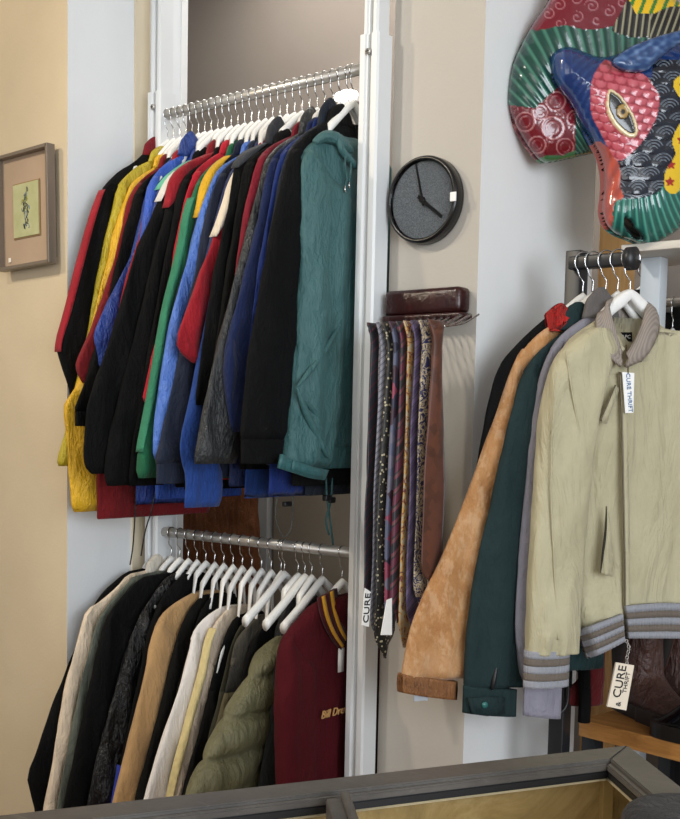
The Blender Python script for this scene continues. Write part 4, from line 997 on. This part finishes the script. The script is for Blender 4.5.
textobj('CURE', BLACKP, tg, c+Yd*.12+Xd*.10, Xd, Yd, .024, 'lettering'); textobj('THRIFT', BLACKP, tg, c-Yd*.24+Xd*.10, Xd, Yd, .012, 'lettering'); textobj('&', BLACKP, tg, c-Xd*.40-Yd*.05, Xd, Yd, .014, 'lettering')
bm = bmesh.new()
ch = spline([T(626,640,.05), T(629,648,.052), T(627,656,.052), T(627,664,.052)], 6)
for k in range(0, len(ch)-2, 2):
    d = ch[k+2]-ch[k]; m_ = (ch[k]+ch[k+2])/2; t = d.normalized(); s_ = (g.N if (k//2) % 2 else t.cross(g.N)).normalized()
    pts = [m_+t*d.length*.62*math.cos(a)+s_*.0028*math.sin(a) for a in [q*2*math.pi/12 for q in range(13)]]; tube(bm, pts, .0008, 5)
obj('chain', bm, STEEL, tg)
# ------------------------------------------------------------------ painted animal-head sculpture
MC = at(596, 120, 2.235)
MX = (_r0*math.cos(math.radians(12)) + _f0*math.sin(math.radians(12))).normalized(); MZ = Vector((0, 0, 1)); MN = MX.cross(MZ).normalized()
if MN.dot(CAM-MC) < 0: MN = -MN
def mpos(u, v, n=0, ref=0):                     # traced point taken on the plane 'ref' in front of the sculpture's middle
    d = ray(u, v); t = (MC+MN*ref-CAM).dot(MN)/d.dot(MN); return CAM + d*t + MN*(n-ref)
def inpoly(x, y, P):
    c = np.zeros(x.shape, bool); n = len(P)
    for i in range(n):
        x1, y1 = P[i]; x2, y2 = P[(i+1) % n]
        if y1 == y2: continue
        k = ((y1 > y) != (y2 > y)) & (x < (x2-x1)*(y-y1)/(y2-y1)+x1); c ^= k
    return c
def polyd(x, y, P):
    best = np.full(x.shape, 1e9); bx = x.copy(); by = y.copy(); n = len(P)
    for i in range(n):
        x1, y1 = P[i]; x2, y2 = P[(i+1) % n]; dx, dy = x2-x1, y2-y1
        t = np.clip(((x-x1)*dx+(y-y1)*dy)/(dx*dx+dy*dy+1e-9), 0, 1); px, py = x1+t*dx, y1+t*dy
        d = np.hypot(x-px, y-py); k = d < best; best[k] = d[k]; bx[k] = px[k]; by[k] = py[k]
    return best, bx, by
def smoothpoly(P, n=4):
    Q = [Vector((a, b, 0)) for a, b in P]; N_ = len(Q); out = []
    for i in range(N_):
        p0, p1, p2, p3 = Q[i-1], Q[i], Q[(i+1) % N_], Q[(i+2) % N_]
        for k in range(n):
            t = k/n; q = .5*((2*p1)+(p2-p0)*t+(2*p0-5*p1+4*p2-p3)*t*t+(3*p1-p0-3*p2+p3)*t**3); out.append((q.x, q.y))
    return out
PNT = NT('glossy_enamel'); at_ = PNT.n('ShaderNodeVertexColor'); at_.layer_name = 'paint'; PNT.l(at_.outputs['Color'], PNT.b.inputs['Base Color'])
PNT.bump(PNT.noise(40, 4), .25, .004); PNT.set(Roughness=.16, Coat_Weight=.5, Coat_Roughness=.08)
def inflate(name, P, colour, T, Dd, n0, parent, step=1.0, relief=None, backT=.5, tilt=None):
    """a rounded solid: traced outline swelling to T metres towards the room and backT*T behind"""
    P = smoothpoly(P); xs_ = [p[0] for p in P]; ys_ = [p[1] for p in P]
    gx = np.arange(min(xs_)-1, max(xs_)+2, step); gy = np.arange(min(ys_)-1, max(ys_)+2, step)
    X, Y = np.meshgrid(gx, gy); ins = inpoly(X, Y, P); d, bx, by = polyd(X, Y, P)
    keep = ins | (d < step*.72); X = np.where(ins & (d > step*.35), X, bx); Y = np.where(ins & (d > step*.35), Y, by)
    dd = np.where(ins, d, 0); h = T*np.sqrt(np.maximum(0, 1-(1-np.minimum(dd/Dd, 1))**2))
    bm = bmesh.new(); cl = bm.loops.layers.color.new('paint'); ny, nx = X.shape
    F = [[None]*nx for _ in range(ny)]; B = [[None]*nx for _ in range(ny)]; C = {}
    for j in range(ny):
        for i in range(nx):
            if not keep[j, i]: continue
            x, y = float(X[j, i]), float(Y[j, i]); c, r = colour(x, y); hh_ = float(h[j, i]); tl_ = tilt(x, y) if tilt else 0
            p = mpos(x, y, 0, n0+tl_+hh_)
            a = bm.verts.new(p + MN*(n0+tl_+hh_+(r if hh_ > T*.2 else 0))); F[j][i] = a; C[a] = c
            if hh_ > 1e-4: b = bm.verts.new(p + MN*(n0+tl_-hh_*backT)); C[b] = c
            else: b = a
            B[j][i] = b
    for j in range(ny-1):
        for i in range(nx-1):
            for G, k in ((F, 1), (B, -1)):
                q = [G[j][i], G[j][i+1], G[j+1][i+1], G[j+1][i]]
                if any(v is None for v in q): continue
                if k == -1 and all(F[a][b] is B[a][b] for a, b in ((j, i), (j, i+1), (j+1, i+1), (j+1, i))): continue
                try: f = bm.faces.new(q)
                except ValueError: continue
                for lp_ in f.loops: lp_[cl] = (*C[lp_.vert][:3], 1)
    return obj(name, bm, PNT.m, parent)
def mixc(a, b, t):
    a = [int(a[i:i+2], 16)/255 for i in (0, 2, 4)]; b = [int(b[i:i+2], 16)/255 for i in (0, 2, 4)] if isinstance(b, str) else b
    return tuple(x+(y-x)*t for x, y in zip(a, b))
def hexc(a): return tuple(int(a[i:i+2], 16)/255 for i in (0, 2, 4))
def inp(x, y, P):
    c = False; n = len(P)
    for i in range(n):
        x1, y1 = P[i]; x2, y2 = P[(i+1) % n]
        if (y1 > y) != (y2 > y) and x < (x2-x1)*(y-y1)/(y2-y1)+x1: c = not c
    return c
def scalepat(x, y, s, ks, asp=.62):                 # overlapping fans; returns ring value, edge
    best = None; row0 = int(math.floor(y/(s*asp)))
    for row in range(row0+2, row0-3, -1):
        cy_ = row*s*asp; off = (row % 2)*s/2
        ci = round((x-off)/s); dx = x-(ci*s+off); dy = cy_-y
        r = math.hypot(dx, dy)
        if r < s*.56 and dy > -s*.15: return r/(s*.56), dx/s, dy/s
    return 1, 0, 0
def neckcol(x, y):
    ymar = 27+ (1 if x < 560 else 0)+ max(0, (x-560))*.03
    if inp(x, y, [(628,-70),(629,0),(636,14),(655,13),(668,7),(682,6),(700,-5),(760,-20),(760,-70)]):
        s = math.sin((x*.9+y*.35)*.62); return (mixc('e8bb22', '3a7a35', 1 if s > .45 else 0), .0)
    if x > 612 and inp(x, y, [(611,31),(628,-2),(636,14),(655,13),(668,7),(682,6),(760,-25),(760,160),(660,160),(670,90),(668,60),(650,38),(630,37)]):
        s = math.sin((x+.12*(y-20)*(1 if x < 650 else 3))*.95); return (mixc('16161a', 'c9c39a', max(0, s)**1.5*.85), .0006*s)
    if y < ymar+2*math.sin(x*.12):
        c = '701a27'; v = 0
        for k, (cx_, cy_, r_) in enumerate(SWIRL):
            q = math.hypot(x-cx_, (y-cy_)*1.15)
            if q < r_: a = math.atan2(y-cy_, x-cx_); v = max(v, max(0, math.sin(q*1.35+a))**3 * (.8 if q > 1 else .4))
        return (mixc(c, 'd8b0b0', v*.75), .0008*v)
    lim = 105+(x-508)*.12 if x < 535 else 108-(x-535)*.9
    if y < lim or x > 575:
        a = math.atan2(y-205, x-618); r = math.hypot(x-618, y-205); s = math.sin(a*104 + .03*r)
        return (mixc('1b443b', '4f8872', max(0, s)**1.2*.8), .0010*s)
    if inp(x, y, [(530,170),(535,160),(548,155),(562,156),(575,150),(600,146),(600,160),(560,175)]): return (hexc('3f7444'), 0)
    v = 0
    for cx_, cy_, r_ in BUB:
        q = math.hypot(x-cx_, y-cy_)/r_
        if q < 1: a = math.atan2(y-cy_, x-cx_); v = max(v, max(0, math.sin(q*15))**4 * max(0, (abs(math.sin(a/1+.8))))*(q > .45) + (1 if q > .86 else 0)*.6)
    return (mixc('6c1822', 'd9a8a4', min(1, v)*.7), .0008*v)
rs = random.Random(3)
SWIRL = [(559,5,8),(576,-1,7),(592,6,8),(609,11,7),(548,14,7),(577,17,7),(560,23,6),(597,20,5),(545,-6,7),(612,-8,9),(592,-14,8),(570,-16,8),(622,2,5)]
BUB = [(556,101,10),(525,122,10),(553,128,12),(540,112,8),(537,145,9),(565,147,9),(581,136,8),(575,118,8),(514,109,4),(542,99,3),(560,90,3),(560,116,4),(550,140,3.5),(573,127,3.5),(592,150,6)]
PINK = smoothpoly([(605,60),(613,63),(628,71),(643,74),(652,84),(659,98),(656,118),(642,142),(628,156),(618,161),(609,150),(600,132),(592,116),(590,98),(592,80),(598,68)])
EYEP = smoothpoly([(610,93),(618,98),(627,110),(633,124),(634,133),(628,133),(617,124),(610,112),(608,101)])
EYER = smoothpoly([(609,90),(619,96),(629,109),(636,124),(636,136),(627,137),(615,128),(607,114),(606,100)])
YB = [smoothpoly([(673,82),(684,74),(700,74),(700,104),(684,100),(677,94)]), smoothpoly([(684,120),(676,130),(672,142),(675,155),(666,170),(664,184),(669,193),(678,192),(686,176),(700,160),(700,118)])]
SNOUT = smoothpoly([(618,200),(640,198),(655,194),(664,186),(672,193),(682,184),(700,178),(700,250),(600,250),(612,226),(613,210)])
JAW = smoothpoly([(596,142),(606,146),(616,158),(620,170),(620,186),(623,198),(615,207),(614,222),(622,232),(640,242),(630,250),(590,240),(590,160)])
NOS = smoothpoly([(626,216),(632,219),(638,228),(645,236),(643,240),(634,238),(627,230),(624,222)])
def headcol(x, y):
    if inp(x, y, NOS): return (hexc('0c0d0d'), -.010)
    if inp(x, y, EYEP):
        q = math.hypot((x-622), (y-112)*.85)
        if q < 2.2: return (hexc('161210'), .004)
        if q < 6: return (hexc('a58548'), .004)
        return (hexc('0e0d10'), .002)
    if inp(x, y, EYER): return (hexc('dccba0'), .006)
    for k, P_ in enumerate(YB):
        if inp(x, y, P_):
            q = min(math.hypot(x-a, y-b) + 1.2*math.sin(5*math.atan2(y-b, x-a)) for a, b in ((682,140),(671,165),(670,182),(690,165),(684,86),(690,135)))
            return (hexc('a32a20') if q < 3.6 else hexc('e7c02c'), 0)
    if inp(x, y, PINK):
        r, dx, dy = scalepat(x*.82+y*.2, -y*.9+x*.2+400, 10.5, 1, .72); e = 1 if r > .84 else 0
        return (mixc(mixh('b8505c', 'd0747e', (1-r)*.7), '8a2c38', e*.7), .0022*(1-r))
    if inp(x, y, SNOUT):
        s = math.sin((x-.22*(y-200)*((x-630)/25))*1.05); return (mixc('1c5a52', '56ab97', max(0, s)**1.2*.8), .0010*s)
    if inp(x, y, JAW):
        w = .5+.5*math.sin(x*.5+y*.25); return (mixc('93423a', 'c4533c', (x > 607)*.7*w+.1), .0008*w)
    if x > 618 and y > 60 and not (x < 652 and y < 78):
        r, dx, dy = scalepat(x+y*.12, y, 22, 1, .62); v = max(0, math.sin(r*25))**1.2*(1 if r > .25 and r < .97 else 0)*(1 if dy > abs(dx)*.45 else 0)
        return (mixc('111826', '9aa6b0', v*.8), .0022*(1-r))
    s = math.sin(x*1.15+y*.18*math.sin(x*.05)) if x < 572 else math.sin(math.hypot(x-640, y-130)*.9)*.6+.5*nz(x*.3, y*.3, 0)
    return (mixc('1a3366', '34568f', max(0, s)*.6), .0008*s)
def mixh(a, b, t):
    a = hexc(a); b = hexc(b); t = max(0, min(1, t)); c = tuple(x+(y-x)*t for x, y in zip(a, b)); return ''.join('%02x' % int(q*255) for q in c)
mroot = empty('animal_head_sculpture', mpos(640, 243, 0), 'glossy painted animal head sculpture in red, green, pink, navy and teal patterns', 'sculpture')
NECK = [(560,-18),(547,4),(534,22),(522,44),(512,68),(508,92),(509,108),(517,128),(529,148),(541,161),(552,162),(575,157),(600,152),(640,150),(700,150),(735,90),(725,30),(700,5),(684,4),(660,-12),(640,-35),(600,-40)]
inflate('neck', NECK, neckcol, .048, 34, -.030, mroot, 1.0)
HEAD = [(552,66),(553,54),(561,48),(572,47),(588,53),(603,57),(625,52),(650,44),(680,40),(705,60),(705,110),(700,160),(690,205),(682,226),(662,240),(645,245),(630,240),(616,234),(606,224),(602,208),(604,190),(604,172),(600,155),(592,141),(581,124),(572,106),(562,92),(554,80)]
inflate('head', HEAD, headcol, .060, 42, .020, mroot, 1.0)
def earcol(x, y):
    s = nz(x*.15, y*.25, 4); return (mixc('22406f', '6b86ad', max(0, min(1, .25+s+.3*math.sin(x*.5+y*.8)*.5))), .0006*s)
EAR = [(612,62),(622,52),(636,44),(652,38),(668,33),(684,29),(705,22),(715,24),(700,34),(680,44),(668,52),(656,62),(648,70),(636,72),(622,70)]
inflate('ear', EAR, earcol, .014, 10, .082, mroot, 1.0)
# wall fixing behind the neck
bm = bmesh.new(); p = mpos(600, 60, -.05); tube(bm, [p, Vector((-1.232, p.y+.05, p.z))], .008, 10); obj('wall_bracket', bm, BLACKP, mroot)

# ------------------------------------------------------------------ shelf unit, plank and dark coats at the right
WD = NT('pale_plank'); vv = WD.mapv((9, 9, .5)); WD.col(WD.ramp(WD.noise(5, 6, vv, .6), [(.3, 'b98a52'), (.7, 'd0a66c')])); WD.set(Roughness=.6)
yp = 2.36; xa = on(1, yp, 600, 220).x; xb = on(1, yp, 627, 220).x
bm = bmesh.new(); box(bm, (xa, yp, .0), (xb, yp+.05, 2.25), .002); tag(obj('wooden_board', bm, WD.m), 'upright pale orange wooden board behind the sculpture snout', 'board')
SH = plain('d8d2c8', .5, name='shelf_paint')
ys = 2.12; xs0 = on(1, ys, 621, 246).x; zs_ = on(1, ys, 630, 244).z
su = empty('shelf_unit', Vector((xs0+.4, 2.3, 0)), 'off-white shelf unit under the sculpture snout', 'shelf unit')
bm = bmesh.new(); box(bm, (xs0, ys, zs_-.016), (xs0+.9, 2.34, zs_), .002); obj('shelf', bm, SH, su)
xq = on(1, 2.2, 640, 280).x; xq2 = on(1, 2.2, 660, 280).x
bm = bmesh.new(); box(bm, (xq, 2.2, 0), (xq2, 2.235, zs_-.016), .002); obj('upright', bm, plain('c4ccd2', .45), su)
bm = bmesh.new(); box(bm, (xs0+.86, 2.14, 0), (xs0+.9, 2.34, zs_-.016), .002); obj('upright', bm, plain('c4ccd2', .45), su)
# rail with loops
zr_ = on(1, 2.45, 665, 303).z; xr_ = on(1, 2.45, 650, 303).x
bm = bmesh.new(); tube(bm, [(xr_, 2.45, zr_), (xr_+.8, 2.45, zr_)], .010, 16); rr_ = tag(obj('clothes_rail', bm, STEEL), 'chrome rail with hanger hooks at the right edge, behind the bomber jacket', 'clothes rail')
bm = bmesh.new(); box(bm, (xr_+.78, 2.43, zr_-.02), (xr_+.81, 2.66, zr_+.02)); obj('bracket', bm, BLACKP, rr_)
bm = bmesh.new(); box(bm, (xr_-.0, 2.43, zr_-.012), (xr_+.012, 2.66, zr_+.012)); obj('bracket', bm, STEEL, rr_)
for k in range(5):
    o = Vector((xr_+.030+.026*k, 2.45, zr_)); D = Vector((0, -1, 0)); N = Vector((1, 0, 0))
    hanger('clothes_hanger', o, D, N, 'off-white hanger on the chrome rail behind the bomber jacket', 'hangers on the chrome rail at the right', drop=.09, hw=.007, rr=.0118)
# dark coat hanging behind the shelf upright
o = on(1, 2.56, 642, 262); cw = Cloth(o, Vector((-1, 0, 0)), 'black coat on a white hanger behind the shelf upright', 'coat', None, 'coat')
R = []
for i in range(60):
    z = o.z-.065-.012*i; hw_ = min(.20, .03+.020*i) if i < 9 else .21
    R.append((z, -hw_, hw_, 0, .03*min(1, .3+i/6)))
obj('body', cw.loft(R, 40, .006), fabric(BLK), cw.root)
for sg in (-1, 1):
    R = [(o.z-.16-.012*i, (sg*(.155+.001*i))-.05, (sg*(.155+.001*i))+.05, .0, .032*min(1, .4+i/5)) for i in range(46)]
    obj('sleeve', cw.loft(R, 24, .006), fabric(BLK), cw.root)
class _G: pass
hanger('clothes_hanger', o, Vector((-1, 0, 0)), Vector((0, -1, 0)), 'white hanger holding the black coat behind the shelf upright', None, drop=.10, hw=.008, span=.13)
bm = bmesh.new(); tube(bm, [(o.x, 2.66, o.z+.002), (o.x, 2.54, o.z+.002)], .006, 10); tag(obj('wall_peg', bm, BLACKP), 'black peg on the grey wall carrying the black coat', 'peg')

# ------------------------------------------------------------------ low wooden shelf with boots
OK_ = NT('oak_plank'); vv = OK_.mapv((1.2, 14, 14)); OK_.col(OK_.ramp(OK_.noise(4, 7, vv, .65, 1.0), [(.3, '7d4f22'), (.55, 'a8743a'), (.75, 'bb8a4c')])); OK_.set(Roughness=.45)
y0 = 2.02; c0 = on(1, y0, 579, 722); zsh = c0.z
e1 = on(2, zsh, 690, 745)
bm = bmesh.new()
c1 = on(2, zsh, 579, 719); c2 = on(2, zsh, 700, 749); dd = (c2-c1).normalized(); nn = Vector((-dd.y, dd.x, 0))
if nn.dot(CF) < 0: nn = -nn
L_ = .62; W_ = .34; th_ = .034
obox(bm, c1+dd*L_/2+nn*W_/2-Vector((0, 0, th_/2)), dd, nn, Vector((0, 0, 1)), L_, W_, th_, .0015)
st = empty('shoe_shelf', Vector((c1.x, c1.y, 0)), 'oak plank shelf on black frame carrying the boots, lower right', 'shelf'); obj('plank', bm, OK_.m, st, False)
for a_, b_ in ((.02, .02), (.02, W_-.04), (L_-.04, .02), (L_-.04, W_-.04)):
    bm = bmesh.new(); p = c1+dd*a_+nn*b_; obox(bm, Vector((p.x, p.y, (zsh-th_)/2)), dd, nn, Vector((0, 0, 1)), .03, .03, zsh-th_, 0); obj('leg', bm, blk, st, False)
bm = bmesh.new(); obox(bm, c1+dd*L_/2+nn*(W_-.03)-Vector((0, 0, .36)), dd, nn, Vector((0, 0, 1)), L_-.02, .012, .60, 0); obj('back_panel', bm, blk, st, False)
def boot(base, fwd, L, H, W, label, mat, solem, name='boot', chelsea=True):
    root = empty(name, base, label, 'boot' if name == 'boot' else 'shoe'); f = fwd.normalized(); s = Vector((-f.y, f.x, 0)); Z = Vector((0, 0, 1))
    # outline of half widths along the length, sole
    def rr(t): return W*.5*(.80+.22*math.sin(t*3.0-.2)+ (.10 if t > .55 else 0))*(max(0, 1-((t-.5)*2)**6))**.5
    bm = bmesh.new(); n = 22; T_ = []; B_ = []
    ts = [i/n for i in range(n+1)]
    for z, lst in ((0, B_), (.028, T_)):
        for sg, rng in ((1, ts), (-1, ts[::-1])):
            for t in rng: lst.append(bm.verts.new(base+f*(t-.5)*L+s*sg*(rr(t)+.004)+Z*z))
    for k in range(len(B_)): bm.faces.new((B_[k], B_[(k+1) % len(B_)], T_[(k+1) % len(B_)], T_[k]))
    bm.faces.new(B_); bm.faces.new(T_); bmesh.ops.remove_doubles(bm, verts=bm.verts[:], dist=.0005); obj('sole', bm, solem, root, False)
    bm = bmesh.new(); rings = []; K = 16
    for j in range(K+1):
        q = j/K; z = .026+(H-.026)*q
        top = max(0, (q-.25)/.75)
        l0 = -.5*L+.004; l1 = (.5*L-.006)*(1) if q < .12 else 0
        # front recedes quickly above the toe
        fr = .5-.62*(1-math.exp(-q*5.2)) if chelsea else .5-.35*(q**.7)
        fr = max(fr, -.02 if chelsea else .1); bk = -.5+.05*math.sin(q*3.1)
        ring = []
        for k in range(28):
            a = 2*math.pi*k/28; x = (bk+fr)/2+(fr-bk)/2*sgnpow(math.cos(a), .85)
            wz = W*.5*(.98-.25*q)*sgnpow(math.sin(a), .85)*(1-.0*q)
            ring.append(bm.verts.new(base+f*x*L+s*wz+Z*(z+(.012*math.cos(a)*-1*top if chelsea else 0))))
        rings.append(ring)
    for a, b in zip(rings, rings[1:]):
        for k in range(28): bm.faces.new((a[k], a[(k+1) % 28], b[(k+1) % 28], b[k]))
    bm.faces.new(rings[0]); up = obj('upper', bm, mat, root); md = up.modifiers.new('s', 'SOLIDIFY'); md.thickness = .003
    if chelsea:
        for sg in (1, -1):
            bm = bmesh.new(); A = []; B = []
            for i in range(8):
                t = i/7; z = H*.96-(H*.58)*t; hw = .030*(1-t)**.6+.006; q = (z-.026)/(H-.026); wz = W*.5*(.98-.25*q)+.0015
                cx = -.26*L; A.append(base+f*(cx-hw)+s*sg*wz+Z*z); B.append(base+f*(cx+hw)+s*sg*wz+Z*z)
            ribbon(bm, A, B, .002, s); obj('elastic_gusset', bm, plain('2b2220', .8), root)
            bm = bmesh.new(); P_ = A+B[::-1]; tube(bm, P_, .0014, 6); obj('stitching', bm, plain('4a2f26', .6), root)
    return root
LB = nylon('523228', .38, .6); p = on(2, zsh, 640, 716)+nn*.02
boot(p+dd*.02, (dd*-.15+nn*-.35+dd*1.0).normalized(), .27, .185, .10, 'tall dark brown leather ankle boot standing on the oak shelf', LB, plain('2a211e', .6))
boot(p+dd*.045+nn*.13, (dd*1.0+nn*-.2).normalized(), .27, .185, .10, 'second dark brown ankle boot behind its partner on the oak shelf', LB, plain('2a211e', .6))
p = on(2, zsh, 690, 742)+nn*.035
boot(p+dd*.02-nn*.01, (dd*-1+nn*-.1).normalized(), .22, .085, .085, 'chunky black patent shoe at the lower right edge', plain('0d0d0f', .12), plain('0b0b0c', .3), 'shoe', False)

# red garment hem and black hook seen below the bomber jacket
cr_ = Cloth(Vector((-.98, 2.16, az)), Vector((-.5, -.866, 0)), 'dark red garment whose hem shows below the bomber jacket', 'garment', None, 'garment')
zz = cr_.tr(600, 672)[1]; s0_ = cr_.tr(562, 690)[0]; R = []
for i in range(20): R.append((zz+.05-.006*i, cr_.tr(604, 680)[0], s0_-.02+.02*math.sin(i*.5), 0, .012))
obj('body', cr_.loft(R, 40, .006), fabric('5e1216'), cr_.root)
bm = bmesh.new(); q = lambda u, v: cr_.W(*cr_.tr(u, v, .03), .03)
tube(bm, spline([q(566,662), q(568,690), q(566,706), q(558,714), q(552,711)], 6), .0035, 10); obj('belt_hook', bm, BLACKP, cr_.root)
bm = bmesh.new(); tube(bm, [q(584,668), q(585,700), q(584,722)], .012, 12); obj('strap', bm, fabric(BLK), cr_.root)

# ------------------------------------------------------------------ display case in front
ZC = 1.10
BW = NT('worn_black_wood'); n_ = BW.noise(5, 7, BW.mapv((1, 1, 1)), .7); sc_ = BW.ramp(BW.noise(30, 6, BW.mapv((.3, 3, 3)), .7, 1), [(.60, (0, 0, 0, 1)), (.70, (1, 1, 1, 1))])
BW.col(BW.mix(BW.math('MULTIPLY', sc_, .35) if False else .25, BW.ramp(n_, [(.3, '474441'), (.7, '6b6762')]), BW.mix(sc_, '4a4744', '8d8781'))); BW.bump(BW.noise(40, 6), .3, .003); BW.set(Roughness=.42)
pc_ = on(2, ZC, 628, 745); pl_ = on(2, ZC, -40, 819.5); pr_ = on(2, ZC, 720, 817)
dl = (pl_-pc_).normalized(); dr = (pr_-pc_).normalized()
case = empty('display_case', Vector(((pc_.x+CAM.x)/2, .8, 0)), 'worn black painted wooden display case with gold lined inside in the foreground', 'display case')
UP = Vector((0, 0, 1))
def bar(p, q, w, side, z1, z0, nm, m=None, bev=.003, parent=None):
    d = (q-p).normalized(); s = Vector((-d.y, d.x, 0)); s = s if s.dot(side) > 0 else -s
    bm = bmesh.new(); c = (p+q)/2+s*w/2; obox(bm, Vector((c.x, c.y, (z0+z1)/2)), d, s, UP, (q-p).length, w, z1-z0, bev); return obj(nm, bm, m or BW.m, parent or case, False)
inw = -CF.copy(); inw.z = 0
Ll = 1.10; Lr = .85
PL = pc_+dl*Ll; PR = pc_+dr*Lr
sd = Vector((-dl.y, dl.x, 0)); sd = sd if sd.dot(inw) > 0 else -sd
sr = Vector((-dr.y, dr.x, 0)); sr = sr if sr.dot(dl) > 0 else -sr
PX = PL+dr*Lr
def mitre(w0, w1, z1, z0, nm, m):
    k = 1/abs(sd.dot(dr))
    def cor(w_): a = dl*w_*k; b = dr*w_*k; return [pc_+a+b, PL-a+b, PX-a-b, PR+a-b]
    O, I = cor(w0), cor(w1)
    for e in range(4):
        f_ = (e+1) % 4; bm = bmesh.new()
        q = [bm.verts.new(Vector((p.x, p.y, z))) for z in (z0, z1) for p in (O[e], O[f_], I[f_], I[e])]
        for c_ in ((0,1,2,3),(4,5,6,7),(0,1,5,4),(1,2,6,5),(2,3,7,6),(3,0,4,7)): bm.faces.new([q[t] for t in c_])
        bmesh.ops.bevel(bm, geom=bm.edges[:], offset=.0015, segments=2, affect='EDGES'); obj(nm, bm, m, case, False)
mitre(0, .044, ZC, ZC-.012, 'top_rail', BW.m)
mitre(.0442, .052, ZC-.004, ZC-.012, 'inner_step', BW.m)
mitre(.004, .050, ZC-.0122, ZC-.022, 'inner_rail', plain('17181b', .5))
mitre(.006, .051, ZC-.0222, ZC-.0245, 'chipped_edge', plain('b5a888', .7, var=.3))
GD = NT('gold_backing'); GD.col(GD.ramp(GD.noise(7, 7, rough=.75, dist=1), [(.25, '6f5c38'), (.5, '9e8654'), (.75, 'c0a878')])); GD.bump(GD.noise(20, 5), .4, .006); GD.set(Roughness=.45, Metallic=.1)
def panel(p, q, side, off, th, z1, z0, nm, m): 
    return bar(p, q, th, side, z1, z0, nm, m, .001)
sd = Vector((-dl.y, dl.x, 0)); sd = sd if sd.dot(inw) > 0 else -sd
sr = Vector((-dr.y, dr.x, 0)); sr = sr if sr.dot(dl) > 0 else -sr
bar(pc_+sd*.012, PL+sd*.012, .008, inw, ZC-.026, .12, 'back_panel', GD.m)
bar(pc_+sr*.012, PR+sr*.012, .008, dl, ZC-.026, .12, 'side_panel', GD.m)
bm = bmesh.new(); p = pc_+sd*.034+sr*.05; obox(bm, Vector((p.x, p.y, ZC/2)), dl, sd, UP, .016, .016, ZC-.05, .001); obj('corner_post', bm, plain('9a8350', .5), case, False)
dv = on(2, ZC, 352, 799); dv2 = dv+dr*.55
bar(dv, dv+dr*.9, .028, dl, ZC+.002, ZC-.03, 'divider')
bar(dv+sr*.003, dv+dr*.9+sr*.003, .010, dl, ZC+.010, ZC+.002, 'divider_lip')
fl = bmesh.new(); V = [fl.verts.new(Vector((p.x, p.y, z))) for z in (.12, .14) for p in (pc_, PL, PL+dr*Lr, PR)]
for f_ in ((0,1,2,3),(4,5,6,7),(0,1,5,4),(1,2,6,5),(2,3,7,6),(3,0,4,7)): fl.faces.new([V[k] for k in f_])
obj('case_floor', fl, GD.m, case, False)
gm = NT('case_glass'); gm.set(Roughness=.03, Transmission_Weight=1.0, IOR=1.3)
# grey rounded object lying on the glass at the corner of the frame
p = on(2, ZC+.01, 690, 826); bm = bmesh.new(); rings = []
for i in range(8):
    t = i/7; r = .062*math.cos(t*1.25)**.6; rings.append([bm.verts.new(Vector((p.x+r*1.1*math.cos(a), p.y+r*math.sin(a), ZC+.008+.022*math.sin(t*1.57)))) for a in [k*2*math.pi/40 for k in range(40)]])
for a, b in zip(rings, rings[1:]):
    for k in range(40): bm.faces.new((a[k], a[(k+1) % 40], b[(k+1) % 40], b[k]))
bm.faces.new(rings[0]); bm.faces.new(rings[-1]); tag(obj('hat', bm, fabric('3a3a3c')), 'dark grey felt cap lying on the display case, bottom right corner', 'cap')
# ------------------------------------------------------------------ light
def area(name, loc, tgt, sx, sy, power, col):
    l = bpy.data.lights.new(name, 'AREA'); l.shape = 'RECTANGLE'; l.size = sx; l.size_y = sy; l.energy = power; l.color = col
    o = bpy.data.objects.new(name, l); o.location = loc; COL.objects.link(o)
    o.rotation_euler = (Vector(tgt)-Vector(loc)).to_track_quat('-Z', 'Y').to_euler(); return o
area('window_daylight', (3.0, -.6, 1.9), (-1.5, 1.9, 1.4), 2.6, 2.0, 150, (.86, .93, 1))
area('shopfront_daylight', (.2, -3.2, 2.1), (-1.6, 1.8, 1.3), 3.0, 1.8, 38, (1, .97, .92))
def spot(name, loc, tgt, power, col, size=70, blend=.5, rad=.06):
    l = bpy.data.lights.new(name, 'SPOT'); l.energy = power; l.color = col; l.spot_size = math.radians(size); l.spot_blend = blend; l.shadow_soft_size = rad
    o = bpy.data.objects.new(name, l); o.location = loc; COL.objects.link(o)
    o.rotation_euler = (Vector(tgt)-Vector(loc)).to_track_quat('-Z', 'Y').to_euler(); return o
spot('track_spot', (-2.9, -.1, 2.9), (-2.0, 1.8, 1.3), 70, (1, .86, .66), 80, .6)
spot('track_spot', (-1.9, .2, 2.9), (-1.2, 1.9, 1.5), 55, (1, .93, .82), 80, .6)
area('back_wall_fill', (-2.0, 2.35, 2.95), (-2.0, 2.5, 0), 1.2, .3, 10, (1, .95, .88))  # unseen fill lamp, added to brighten the wall behind the rails
w = bpy.data.worlds.new('world'); SC.world = w; w.use_nodes = True
w.node_tree.nodes['Background'].inputs[0].default_value = (.92, .95, 1, 1); w.node_tree.nodes['Background'].inputs[1].default_value = .45
vs = SC.view_settings; vs.view_transform = 'Standard'; vs.look = 'None'; vs.gamma = 1; vs.use_curve_mapping = False; vs.exposure = .0
